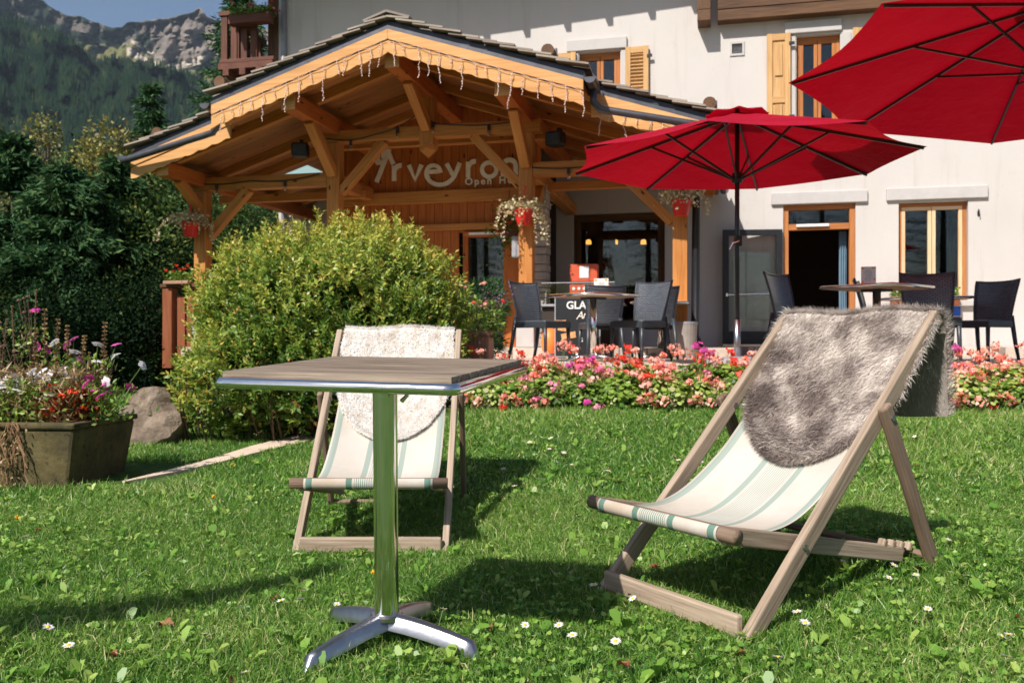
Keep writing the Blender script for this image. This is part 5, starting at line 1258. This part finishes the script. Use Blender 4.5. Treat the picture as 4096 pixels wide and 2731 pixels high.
# --- geraniums of the terrace bed
def geranium_proto(k, mats, nh, variegated=False):
    r = empty('geranium', (0, 0, 0)); n = 1050
    P, d = ellipsoid_shell(n, (0, 0, .14), (.22, .20, .165), .35); P[:, 2] = np.maximum(P[:, 2], .01)
    N = nrm(d+np.array([0, -.3, .8])+RS.normal(size=d.shape)*.45); V, F, T = discs(P, N, .010+.013*RS.rand(n), np.clip(.42+.28*RS.normal(size=n)+(.25 if variegated else 0), 0, 1), 6)
    npmesh('foliage', V, F, M['geranium'], r, tint=T)
    cs = [(random.gauss(0, .13), random.gauss(-.03, .12), .25+random.random()**1.3*.21) if random.random() < .62 else (random.gauss(0, .15), -.19-random.random()*.04, .05+random.random()*.2) for _ in range(nh)]
    mb = MB()
    for c in cs: mb.tube([(c[0]*.5, c[1]*.5, .1), (c[0]*.9, c[1]*.9, c[2]*.7), c], .003, 4)
    mb.build('stalks', M['weeds_solid'], r)
    by = {}
    for c in cs: by.setdefault(random.choice(mats), []).append(c)
    for mt, q in by.items():
        c = np.array(q); per = 24; hs = np.repeat(.5+.9*RS.rand(len(c)), per)[:, None]; b0 = nrm(RS.normal(size=(len(c)*per, 3)))*[1, 1, .7]; P = np.repeat(c, per, 0)+b0*hs*.048*(.35+.85*RS.rand(len(b0)))[:, None]
        V, F, T = discs(P, b0+RS.normal(size=b0.shape)*.35, .0150*(.6+.7*RS.rand(len(P))), np.clip(np.repeat(RS.rand(len(c)), per)*.6+.4*RS.rand(len(P)), 0, 1), 5); npmesh('blossoms', V, F, M[mt], r, tint=T)
    return r
M['weeds_solid'] = plain('green_stalk', (.10, .17, .04), .6)
VAR = [('petal_salmon',), ('petal_red', 'petal_salmon'), ('petal_pink', 'petal_salmon', 'petal_salmon'), ('petal_magenta', 'petal_pink'), ('petal_salmon', 'petal_red')]
LAB = ['geranium with pale salmon blossoms', 'geranium with scarlet and salmon blossoms', 'geranium with pink and salmon blossoms', 'geranium with magenta and pink blossoms', 'geranium with coral red blossoms']
protos = [geranium_proto(i, v, (12, 11, 10, 7, 10)[i], i == 0) for i, v in enumerate(VAR)]; usedp = set(); pk = 0
for row, (yb, off) in enumerate(((6.92, 0), (7.14, .11), (7.38, .03))):
    x = -.34+off+(.12 if row == 0 else 0)
    while x < 5.6:
        pk += 1; i = int(RS.choice(5, p=[.32, .28, .12, .05, .23])) if pk > 5 else pk-1; src = protos[i]
        side = 'in the bed left of the foreground deckchair' if x < 2.2 else 'in the bed right of the foreground deckchair'
        z = .25 if row == 0 else .33
        if i in usedp: g = copy_tree(src)
        else: g = src; usedp.add(i)
        g.location = (x+random.uniform(-.04, .04), yb+random.uniform(-.05, .05), z); g.rotation_euler = (0, 0, random.uniform(-.5, .5)); s_ = random.uniform(.88, 1.12); g.scale = (s_, s_, s_*random.uniform(.9, 1.1))
        tag(g, LAB[i]+' '+side, 'geranium', 'geraniums: '+LAB[i].split('with ')[1]+(' left' if x < 2.2 else ' right')); x += random.uniform(.24, .32)
# tall weed at the left end of the bed
r = empty('weed', (-.46, 6.85, .22), 0, 'upright leafy weed at the left end of the geranium bed', 'weed'); parts = []
for dx, h in ((0, .38), (.10, .2)):
    k = 26; f = np.linspace(0, 1, k); P = np.stack([dx+.03*f, 0*f, h*f], 1); a = f*30; parts.append(leaves(P, np.stack([np.cos(a), np.sin(a), .5+0*f], 1), .09*(1-.55*f), .02, .6+.2*RS.rand(k)))
V_, F_, T_ = cat(parts); npmesh('leaf', V_, F_, M['weeds'], r, tint=T_); MB().tube([(0, 0, 0), (.03, 0, .38)], .004, 5).build('stem', M['weeds_solid'], r)

# --- stone trough planter, lower left, with its plants
m, n, b = newmat('mossy_concrete'); tc = node(n, 'ShaderNodeTexCoord').outputs['Object']; f = noise(n, tc, 5, 7, .7); g = noise(n, tc, 28, 4)
mm = node(n, 'ShaderNodeMix', data_type='RGBA', blend_type='MULTIPLY'); mm.inputs[0].default_value = 1
link(n, ramp(n, f, [(.3, (.03, .026, .011)), (.55, (.10, .078, .028)), (.75, (.17, .14, .06))]), mm.inputs[6]); link(n, ramp(n, g, [(.30, (.2, .2, .18)), (.42, (1, 1, 1))]), mm.inputs[7]); link(n, mm.outputs[2], b.inputs['Base Color']); b.inputs['Roughness'].default_value = .95; bump(n, f, b, .7, .02); M['concrete'] = m
tr = empty('stone_trough', (-3.58, 5.25, 0), rad(-5), 'long mossy concrete trough planter at the left edge of the lawn', 'planter')
mb = MB(); Lx = 2.6; 
mb.add([(-1.3, -.30, -.05), (1.13, -.30, -.05), (1.13, .30, -.05), (-1.3, .30, -.05), (-1.3, -.33, .335), (1.19, -.33, .335), (1.19, .33, .335), (-1.3, .33, .335)], [(0, 3, 2, 1), (0, 1, 5, 4), (1, 2, 6, 5), (2, 3, 7, 6), (3, 0, 4, 7), (4, 5, 6, 7)]); mb.build('trough_body', M['concrete'], tr, bevel=.02)
mb = MB(); 
for y_ in (-.31, .31): mb.box((-.05, y_, .35), (2.5, .07, .035))
mb.box((1.17, 0, .35), (.06, .69, .034)); mb.build('trough_rim', M['concrete'], tr, bevel=.012); MB().box((-.08, 0, .345), (2.38, .55, .02)).build('soil', m_soil, tr)
def TL(x, y, z): 
    a = rad(-5); return (-3.58+x*math.cos(a)-y*math.sin(a), 5.25+x*math.sin(a)+y*math.cos(a), z)
def petal_flower(P, N, rad_, tint):
    """open five-lobed flowers facing N"""
    out = []; N = nrm(N); A = nrm(np.cross(N, [[.1, .2, 1.0]])); B = np.cross(N, A)
    for i in range(5):
        a = i*1.2566; d = A*math.cos(a)+B*math.sin(a); out.append(discs(P+d*rad_*.55, N+d*.25, rad_*.52, tint, 6))
    return cat(out)
def petunia(x, y, lab, mt, nf, h):
    x = .5+(x+1.0)*.314; nf = int(nf*(1.7 if mt == 'petal_white' else .8))
    r = empty('petunia', TL(x, y, .35), random.random()*6, lab, 'petunia'); n = 260; P = np.stack([RS.normal(size=n)*.09, RS.normal(size=n)*.09, RS.rand(n)*h], 1)
    V, F, T = leaves(P, rdir(n, .5), .04, .018, np.clip(.55+.25*RS.normal(size=n), 0, 1)); npmesh('foliage', V, F, M['geranium'], r, tint=T)
    c = np.stack([RS.normal(size=nf)*.12, RS.normal(size=nf)*.10, h*(.75+RS.rand(nf)*.55)], 1); mb = MB()
    for q in c: mb.tube([(q[0]*.3, q[1]*.3, 0), tuple(q)], .003, 4)
    mb.build('stems', M['weeds_solid'], r); N = np.tile([0, 0, .7], (nf, 1))+RS.normal(size=(nf, 3))*.45; N[:, 0] -= .1; V, F, T = petal_flower(c, N, .033, RS.rand(nf)); npmesh('blossoms', V, F, M[mt], r, tint=T)
    r.rotation_euler.z = 0; return r
petunia(-.75, -.15, 'white petunia with open flowers at the left edge of the trough', 'petal_white', 9, .22)
petunia(-.25, -.12, 'white petunia in the middle of the trough, lowest flowers', 'petal_white', 8, .18)
petunia(.15, -.1, 'white petunia beside the dry stalks in the trough', 'petal_white', 7, .24)
petunia(.62, .1, 'pale lilac petunia standing tall at the right of the trough', 'petal_white', 7, .36)
petunia(.30, .12, 'magenta pink petunia behind the white ones', 'petal_magenta', 5, .38)
petunia(-.62, .15, 'magenta pink petunia rising highest at the left of the trough', 'petal_magenta', 4, .55)
petunia(1.18, -.05, 'bright pink petunia hanging over the right end of the trough', 'petal_magenta', 11, .20)
petunia(-.45, -.2, 'white and red flowered low plant by the front rim of the trough', 'petal_salmon', 5, .14)
# bronze begonia
r = empty('begonia', TL(1.02, -.10, .35), 0, 'bronze-red leaved begonia near the right end of the trough', 'begonia'); P, d = ellipsoid_shell(520, (0, 0, .07), (.17, .16, .12), .2); V, F, T = leaves(P, nrm(d+[0, 0, .3]), .055, .022, RS.rand(len(P))); npmesh('foliage', V, F, M['bronze'], r, tint=T)
blossom_cloud(r, [(random.gauss(0, .14), -.12+random.gauss(0, .05), .08+random.random()*.14) for _ in range(7)], ['petal_red'], 6, .02, .012)
# dry stalks
def stalk(x, y, h, lab, lean, kind):
    x = .5+(x+.85)*.37
    r = empty('dry_stalk', TL(x, y, .35), 0, lab, 'dry stalk', 'dry seed stalks in the trough'); k = 26; f = np.linspace(0, 1, k); P = np.stack([lean*f, .3*lean*f, h*f], 1)
    MB().tube([tuple(P[0]), tuple(P[-1])], .004, 5).build('stem', M['twig'], r)
    f2 = np.repeat(np.linspace(.35, 1, 16), 14); P = np.stack([lean*f2, .3*lean*f2, h*f2], 1); a = RS.rand(len(f2))*6.28; rr = (.022 if kind else .012)*(1.15-f2*.5); D = np.stack([np.cos(a), np.sin(a), .3+0*a], 1)
    P[:, 2] += (RS.rand(len(f2))-.5)*.008; V, F, T = leaves(P, D, rr*1.3, rr*.8, .3+.6*RS.rand(len(f2))); npmesh('seed_whorls', V, F, M['dry'], r, tint=T)
    if not kind:
        for q in range(5):
            e = (lean*.6+random.uniform(-.14, .14), random.uniform(-.05, .05), h*random.uniform(.6, .95)); o = MB().tube([(lean*.4, 0, h*.35), e], .003, 4).build('side_stem', M['twig'], r)
            MB().lathe([(.0, -.012), (.012, 0), (0, .015)], e, 7).build('seed_pod', M['twig'], o)
for i, (x, y, h, lean, kd) in enumerate(((-.58, .05, .68, -.03, 0), (-.42, .1, .78, .02, 0), (-.75, -.05, .60, .05, 0), (-.24, .12, .66, .0, 1), (-.18, .16, .60, .03, 1), (-.33, .05, .52, .02, 1), (.16, .15, .56, -.02, 1), (.32, .1, .50, .05, 1), (.64, .18, .58, .02, 1), (0.0, .1, .46, .0, 1), (.05, .15, .42, .03, 1), (.50, .2, .40, -.03, 0))):
    stalk(x, y, h, 'dry brown seed stalk standing in the trough, '+['leftmost but one, with side pods', 'the tallest, with side pods', 'leftmost, with side pods', 'thick pair, left one', 'thick pair, right one', 'short, left of the thick pair', 'tall whorled one in the middle', 'whorled, right of the middle', 'thin whorled one farthest right', 'short whorled one in the centre', 'short leaning one in the centre', 'thin, beside the lilac flowers'][i], lean, kd)
r = empty('tangled_undergrowth', TL(0, 0, .35), rad(-5)); n_ = 8000; P = np.stack([RS.uniform(-.6, 1.12, n_), RS.uniform(-.27, .27, n_), RS.rand(n_)**1.4*.30], 1); V, F, T = leaves(P, rdir(n_, .7), .05+.03*RS.rand(n_), .010, RS.rand(n_)); npmesh('dry_blades', V, F, M['dry'], r, tint=T)
n_ = 2600; P = np.stack([RS.uniform(-1.25, 1.05, n_), RS.uniform(-.3, .27, n_), RS.rand(n_)*.24], 1); V, F, T = leaves(P, rdir(n_, .6), .045, .016, np.clip(.55+.25*RS.normal(size=n_), 0, 1)); npmesh('green_blades', V, F, M['geranium'], r, tint=T)
tag(r, 'tangle of dry and green stems filling the concrete trough', 'undergrowth', kind='stuff')
for ch in r.children: ch['kind'] = 'stuff'
r = empty('dead_vine', TL(.80, -.36, .34), 0, 'dead brown vine hanging down the front of the concrete trough', 'vine'); mb = MB()
for i in range(14):
    x = random.uniform(-.05, .08); p = [(x, 0, .03)]
    for k in range(9): p.append((p[-1][0]+random.uniform(-.025, .025), p[-1][1]-.002, p[-1][2]-.037+random.uniform(-.01, .01)))
    mb.tube(p[:random.randint(5, 10)], .003, 4)
mb.build('runners', plain('dead_vine', (.36, .20, .11), .9), r); P = np.stack([RS.normal(size=160)*.05, -.012+RS.normal(size=160)*.01, -RS.rand(160)*.33], 1); V, F, T = leaves(P, rdir(160, -.3), .025, .012, RS.rand(160)); npmesh('withered_leaves', V, F, M['dry'], r, tint=T)

# --- rocks
def rock(loc, size, lab, seed):
    import bmesh
    me = bpy.data.meshes.new('rock'); b_ = bmesh.new(); bmesh.ops.create_icosphere(b_, subdivisions=4, radius=1); q = random.Random(seed); pl = [(Vector((q.gauss(0, 1), q.gauss(0, 1), q.gauss(0, 1))).normalized(), q.uniform(.5, .8)) for _ in range(22)]
    for v in b_.verts:
        for nn, d in pl:
            k = v.co.dot(nn)
            if k > d: v.co -= nn*(k-d)
        v.co *= 1+.05*math.sin(v.co.x*9+seed)*math.cos(v.co.z*11+v.co.y*7)
        v.co = Vector((v.co.x*size[0], v.co.y*size[1], v.co.z*size[2]))
    b_.to_mesh(me); b_.free(); o = bpy.data.objects.new('rock', me); C.objects.link(o); o.location = loc; me.materials.append(M['rock']); return tag(o, lab, 'rock')
m, n, b = newmat('rock'); tc = node(n, 'ShaderNodeTexCoord').outputs['Object']; f = noise(n, tc, 4, 8, .7); link(n, ramp(n, f, [(.3, (.09, .065, .05)), (.55, (.24, .18, .135)), (.75, (.42, .34, .27))]), b.inputs['Base Color']); b.inputs['Roughness'].default_value = .9; bump(n, f, b, .9, .04); M['rock'] = m
rock((-2.82, 6.85, .14), (.36, .34, .34), 'large brown boulder between the trough and the bush', 3)
rock((-2.80, 6.8, .36), (.22, .22, .20), 'pointed grey rock on top of the large boulder', 9)
rock((-2.35, 7.3, .22), (.2, .16, .09), 'small pale stone lying behind the boulder', 5)

# --- trees
def conifer(name, loc, h, w, n, lab, droop=.35, mat='needle', tbase=.0, seed=1, group=None, dens=1.0):
    r = empty(name, loc, 0, lab, 'conifer', group); rs = np.random.RandomState(seed)
    lv = int(h*4.6); parts = []; mb = MB(); mb.tube([(0, 0, -.2), (.03*h*rs.normal()*.1, 0, h*.5), (0, 0, h)], .1, 8, rs=[.018*h, .011*h, .003*h]); 
    per = max(3, int(n/lv/7))
    for i in range(lv):
        f = (i+rs.rand())/lv; z = h*(tbase+(1-tbase)*f*.985); R_ = w*(1-f)**.8*(.78+.35*rs.rand())+.06
        for q in range(7):
            a = rs.rand()*6.28; k = np.sort(rs.rand(per))**.75; x = k*R_*(.7+.5*rs.rand()); P = np.stack([np.cos(a)*x, np.sin(a)*x, z+.10*x-droop*x*x/max(w, .1)], 1)+rs.normal(size=(per, 3))*np.array([.07, .07, .06])
            D = np.stack([np.cos(a)+0*k, np.sin(a)+0*k, -.35+0*k], 1)+rs.normal(size=(per, 3))*.55; L = .11+.10*rs.rand(per)
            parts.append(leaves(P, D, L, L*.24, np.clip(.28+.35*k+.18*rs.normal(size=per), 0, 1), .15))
            if q < 3: mb.tube([(0, 0, z), (np.cos(a)*R_*.8, np.sin(a)*R_*.8, z+.08*R_-droop*R_*R_*.6/max(w, .1))], .012, 4)
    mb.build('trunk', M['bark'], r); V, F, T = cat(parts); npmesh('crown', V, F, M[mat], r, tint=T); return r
def broadleaf(name, loc, h, w, n, lab, mat, seed=1, group=None, zb=.15, leaf=.09):
    r = empty(name, loc, 0, lab, 'tree' if h > 3 else 'shrub', group); rs = np.random.RandomState(seed); mb = MB(); mb.tube([(0, 0, -.2), (.1, 0, h*.4), (0, .05, h*.8)], .1, 8, rs=[.02*h, .014*h, .006*h]); parts = []
    K = 26
    for i in range(K):
        f = (i+.5)/K; a = rs.rand()*6.28; z = h*(zb+(1-zb)*f*.93); rr = w*math.sin(math.pi*min(.97, .22+.72*f))*(.3+.6*rs.rand()); c = np.array([math.cos(a)*rr, math.sin(a)*rr, z]); s_ = w*(.22+.2*rs.rand())
        mb.tube([(0, 0, z*.6), tuple(c*.6+np.array([0, 0, z*.25])), tuple(c)], .02, 5, rs=[.012*h*.6, .008*h*.6, .004*h*.6]); k = n//K
        d = nrm(rs.normal(size=(k, 3))); P = c+d*(s_*(.35+.75*rs.rand(k)))[:, None]*[1, 1, 1.25]; D = nrm(d+rs.normal(size=(k, 3))*.7); L = leaf*(.6+.8*rs.rand(k)); parts.append(leaves(P, D, L, L*.55, np.clip(.45+.22*rs.normal()+.2*rs.normal(size=k), 0, 1), .2))
    mb.build('trunk', M['bark'], r); V, F, T = cat(parts); npmesh('crown', V, F, M[mat], r, tint=T); return r
def gp(u, Y): return ((u-1176)/2000*Y, Y, 0)
def zh(v, Y): return H+(784-v)/2000*Y
g_ = 'trees behind the lawn on the left'
conifer('spruce', gp(548, 21.5), zh(-40, 21.5), 2.6, 26000, 'tall spruce rising behind the porch roof beside the dark balcony', .5, seed=2, group=g_)
conifer('spruce', gp(345, 19.5), zh(190, 19.5), 1.1, 9000, 'thin spruce with a bare pointed top between the broadleaved trees', .5, seed=3, group=g_, tbase=.0)
conifer('spruce', gp(30, 16), zh(310, 16), 1.9, 26000, 'dark bushy spruce at the left edge of the picture', .5, seed=4, group=g_)
conifer('spruce', gp(150, 14.5), zh(370, 14.5), 2.1, 26000, 'dark spruce next to the leftmost one, drooping branches', .6, seed=5, group=g_)
conifer('spruce', gp(275, 15.5), zh(365, 15.5), 2.0, 26000, 'dark spruce in the middle of the left trees, pale drooping branch ends', .6, seed=6, group=g_)
conifer('spruce', gp(-120, 19), zh(230, 19), 1.8, 12000, 'tall thin spruce partly outside the left edge', .5, seed=8, group=g_)
conifer('spruce', gp(420, 24), zh(350, 24), 1.8, 12000, 'low dark spruce seen just above the porch eave', .5, seed=9, group=g_)
broadleaf('birch', gp(110, 22), zh(255, 22), 1.6, 5000, 'thin yellowing broadleaved tree above the dark spruces on the left', 'yellowleaf', 4, g_)
broadleaf('birch', gp(-60, 24), zh(200, 24), 1.3, 6000, 'pale green tree top at the very left edge', 'yellowleaf', 5, g_)
broadleaf('willow', gp(265, 19), zh(300, 19), 1.5, 15000, 'sunlit yellow-green tree left of the porch eave with upright shoots', 'yellowleaf', 6, g_)
broadleaf('hazel', gp(190, 20), zh(340, 20), 1.8, 12000, 'mid green tree between the birch and the yellow-green tree', 'hedge', 7, g_)
broadleaf('hazel', gp(385, 16.5), zh(395, 16.5), 1.8, 16000, 'green broadleaved tree directly under the left porch eave', 'hedge', 8, g_, .1)
broadleaf('hazel', gp(470, 19), zh(430, 19), 1.9, 12000, 'dark green tree seen between the left porch post and the eave', 'hedge', 9, g_, .1)
broadleaf('hazel', gp(600, 21), zh(440, 21), 2.2, 12000, 'green tree seen through the open left bay of the porch', 'hedge', 10, g_, .05)
for i, (u, Y, v) in enumerate(((-90, 15, 640), (40, 14, 700), (190, 13.6, 720), (330, 14, 690), (450, 15.5, 600))):
    broadleaf('dark_shrub', gp(u, Y), zh(v, Y)+.3, 1.5, 12000, 'dark undergrowth shrub at the foot of the left trees, '+['partly outside the left edge', 'under the leftmost spruce', 'second from the picture edge', 'in the middle, behind the boulder', 'nearest the brown railing'][i], 'shade_toned_leaf', 20+i, 'dark shrubs under the trees', .0, .055)
# trees out of the frame on the left that shade the left trees' feet
for i, (x, y, h) in enumerate(((-9.2, 8.6, 6.5), (-11.3, 8.8, 7), (-13.4, 10.4, 7.5), (-16, 12, 8))):
    conifer('spruce', (x, y, 0), h, 2.6, 9000, 'spruce outside the left edge shading the undergrowth, '+['nearest the trough', 'second from the trough', 'third from the trough', 'farthest left'][i], .5, seed=31+i)

# --- daisies, dandelions and fallen leaves on the lawn
m_pet = leafmat('daisy_petal', [(0, (.8, .78, .76)), (1, (.9, .86, .86))], .2); m_yel = plain('daisy_eye', (.85, .52, .02), .6)
def daisy_proto():
    r = empty('daisy', (0, 0, 0)); k = 20; a = np.arange(k)*6.283/k; D = np.stack([np.cos(a), np.sin(a), .18+.1*RS.normal(size=k)], 1); P = np.tile([0, 0, .048], (k, 1))
    V, F, T = leaves(P+D*.002, D, .0105, .0042, RS.rand(k), .05, np.tile([0, 0, 1.], (k, 1))); npmesh('petals', V, F, m_pet, r, tint=T)
    MB().lathe([(.0045, 0), (.004, .0022), (0, .003)], (0, 0, .048), 10).build('eye', m_yel, r, smooth=True); MB().tube([(.006, .004, 0), (0, 0, .048)], .0011, 5).build('stem', M['weeds_solid'], r); return r
dp = daisy_proto(); first = True
def gxy(u, v):
    y = 2.5
    for _ in range(30): 
        x = (u-1176)/2000*y; y = (H-zlawn(x, y)-.03)/((v-784)/2000); y = min(max(y, 1.2), 9)
    return (u-1176)/2000*y, y
DA = [(655, 1388), (684, 1380), (686, 1392), (768, 1397), (1008, 1427), (1197, 1440), (1290, 1445), (1320, 1470), (1416, 1487), (1468, 1378), (1370, 1360), (1790, 1535), (1840, 1425), (1838, 1443), (1925, 1293), (2038, 1300), (2025, 1328), (2100, 1330), (2127, 1407), (2190, 1312), (2222, 1328), (2257, 1353), (2165, 1245), (2280, 1470), (2316, 1470), (2310, 1525), (570, 1560), (470, 1468), (60, 1248), (235, 1250), (1260, 985), (1275, 975), (1290, 990), (1230, 1000), (1310, 1005), (1220, 985), (1390, 1022), (2160, 958), (2105, 975), (2200, 1100), (1160, 1085), (1185, 1130), (1240, 1110), (160, 1500), (90, 1460), (2050, 1050), (1010, 1015), (1120, 968), (1560, 1060), (1600, 1015), (1870, 1095)]
for i, (u, v) in enumerate(DA):
    x, y = gxy(u, v); g = dp if i == 0 else copy_tree(dp); g.location = (x, y, zlawn(x, y)-.005); s_ = random.uniform(1.0, 1.35)*(1.0 if v > 1150 else 1.15); g.scale = (s_, s_, s_*random.uniform(.8, 1.1)); g.rotation_euler = (random.uniform(.1, .5), random.uniform(-.3, .2), random.random()*6)
    z_ = 'in the near grass' if v > 1200 else 'in the far grass by the flower bed'
    tag(g, 'small white daisy with a yellow centre '+z_, 'daisy', 'daisies '+z_)
def dandelion(i, u, v):
    x, y = gxy(u, v); r = empty('dandelion', (x, y, zlawn(x, y)), 0, 'small yellow lawn flower, '+['by the trough', 'left of the white-fleeced deckchair', 'in the left foreground grass', 'behind the steel table'][i], 'dandelion'); n = 26; V, F, T = leaves(np.tile([0, 0, .04], (n, 1)), rdir(n, .5), .014, .005, RS.rand(n)); npmesh('blossom', V, F, plain('dandelion_yellow', (.85, .48, .02), .6), r, tint=T); MB().tube([(0, 0, 0), (0, 0, .04)], .0013, 5).build('stem', M['weeds_solid'], r)
for i, q in enumerate(((535, 1005+65), (490, 1145), (40, 1193), (860, 1320))): dandelion(i, *q)
def dead_leaf_proto(seed):
    rs = np.random.RandomState(seed); G = []; L = .055; 
    for i in range(7):
        a = i/6; w = .019*math.sin(math.pi*min(.98, a*.9+.06))+.001; cz = .012*math.sin(a*3+seed); G.append([(L*a, w*q, cz+.012*abs(q)**1.5+.004*rs.normal()+.008) for q in (-1, -.5, 0, .5, 1)])
    mb = MB().grid(G); k = len(mb.v); F = mb.f; me = npmesh('fallen_leaf', [tuple(p) for p in mb.v], np.array(F), M['deadleaf'], tint=np.clip(rs.rand()*.8+.15*rs.normal(size=k), 0, 1)); return me
dl_ = [dead_leaf_proto(s_) for s_ in range(4)]; ul = set()
LV = [(1130, 1438), (1700, 1497), (1712, 1490), (2150, 1325), (2102, 1297), (265, 1352), (270, 1367), (520, 1500), (270, 1498), (925, 1520), (1440, 1528), (2170, 1485), (2035, 1558), (1860, 1365), (700, 1238), (1340, 1160), (2100, 990+15), (1420, 1015), (630, 1375), (140, 1375), (530, 1545), (1060, 1515), (2330, 1405), (1340, 1245), (90, 1210), (900, 1290), (1500, 1300), (1880, 1460), (2250, 1210), (2000, 1545), (1200, 1550), (780, 1480), (400, 1430), (330, 1250)]
for i, (u, v) in enumerate(LV[::2]):
    k = i % 4; x, y = gxy(u, v); g = dl_[k] if k not in ul else dl_[k].copy()
    if k in ul: C.objects.link(g)
    ul.add(k); g.location = (x, y, zlawn(x, y)+.012); g.rotation_euler = (random.uniform(-.6, .6), random.uniform(-.4, .4), random.random()*6.28); s_ = random.uniform(.45, .85); g.scale = (s_,)*3
    tag(g, ['dark curled', 'orange-brown', 'reddish brown', 'pale brown'][k]+' dry leaf lying on the lawn', 'fallen leaf', 'fallen '+['dark', 'orange', 'reddish', 'pale'][k]+' leaves on the lawn')

# trees behind the viewer (they show as reflections in the windows and the steel)
src = conifer('spruce', (-26, -33, 0), 21, 4.2, 12000, 'spruce in the tall row behind the viewer, reflected in the windows', .5, seed=41, group='spruces behind the viewer')
for i in range(26):
    g = copy_tree(src); g.location = (-24+i*2.6, -33+random.uniform(-4, 4), 0); k = random.uniform(.75, 1.1); g.scale = (k, k, k); g.rotation_euler.z = random.random()*6

# added unseen tree, branch shaped so its shadow crosses the left foreground
r = empty('shadow_tree', (-4.6, .25, 0), 0, 'unseen tree added outside the left edge, its leafy branch shaped to cast the foreground shadow', 'tree')
bp = [(-4.6, .25, 2.2)]+[(x-2.6*.6, y-2.6*.8, 2.69) for x, y in ((-1.9, 2.45), (-1.488, 2.50), (-1.256, 2.56), (-1.108, 2.64), (-.934, 2.80), (-.76, 3.01), (-.66, 3.18))]
MB().tube([(0, 0, -.2), (.05, 0, 1.5), (0, 0, 3.4)], .06, 8, rs=[.07, .05, .02]).build('trunk', M['bark'], r)
lp = [Vector(p)-Vector((-4.6, .25, 0)) for p in bp]; MB().tube(lp, .02, 6, rs=[.03, .028, .026, .022, .018, .015, .012, .008]).build('branch', M['bark'], r)
P = np.concatenate([np.array(lp[i])+(np.array(lp[i+1])-np.array(lp[i]))*RS.rand(260, 1)+RS.normal(size=(260, 3))*(.075-.010*i) for i in range(7)]); V, F, T = leaves(P, rdir(len(P)), .06, .035, RS.rand(len(P))); npmesh('crown', V, F, M['hedge'], r, tint=T)

# aerial haze over the valley
mh = bpy.data.materials.new('haze'); mh.use_nodes = True; n = mh.node_tree; n.nodes.clear(); o_ = n.nodes.new('ShaderNodeOutputMaterial'); pv = n.nodes.new('ShaderNodeVolumePrincipled')
pv.inputs['Color'].default_value = (.66, .82, 1, 1); pv.inputs['Density'].default_value = 2.2e-5; pv.inputs['Anisotropy'].default_value = .1; link(n, pv.outputs[0], o_.inputs['Volume'])
hz_ = MB().box((0, 3000, 1500), (9000, 7000, 3004)).build('haze', mh); tag(hz_, 'thin blue air between the garden and the mountains', 'haze', kind='stuff')
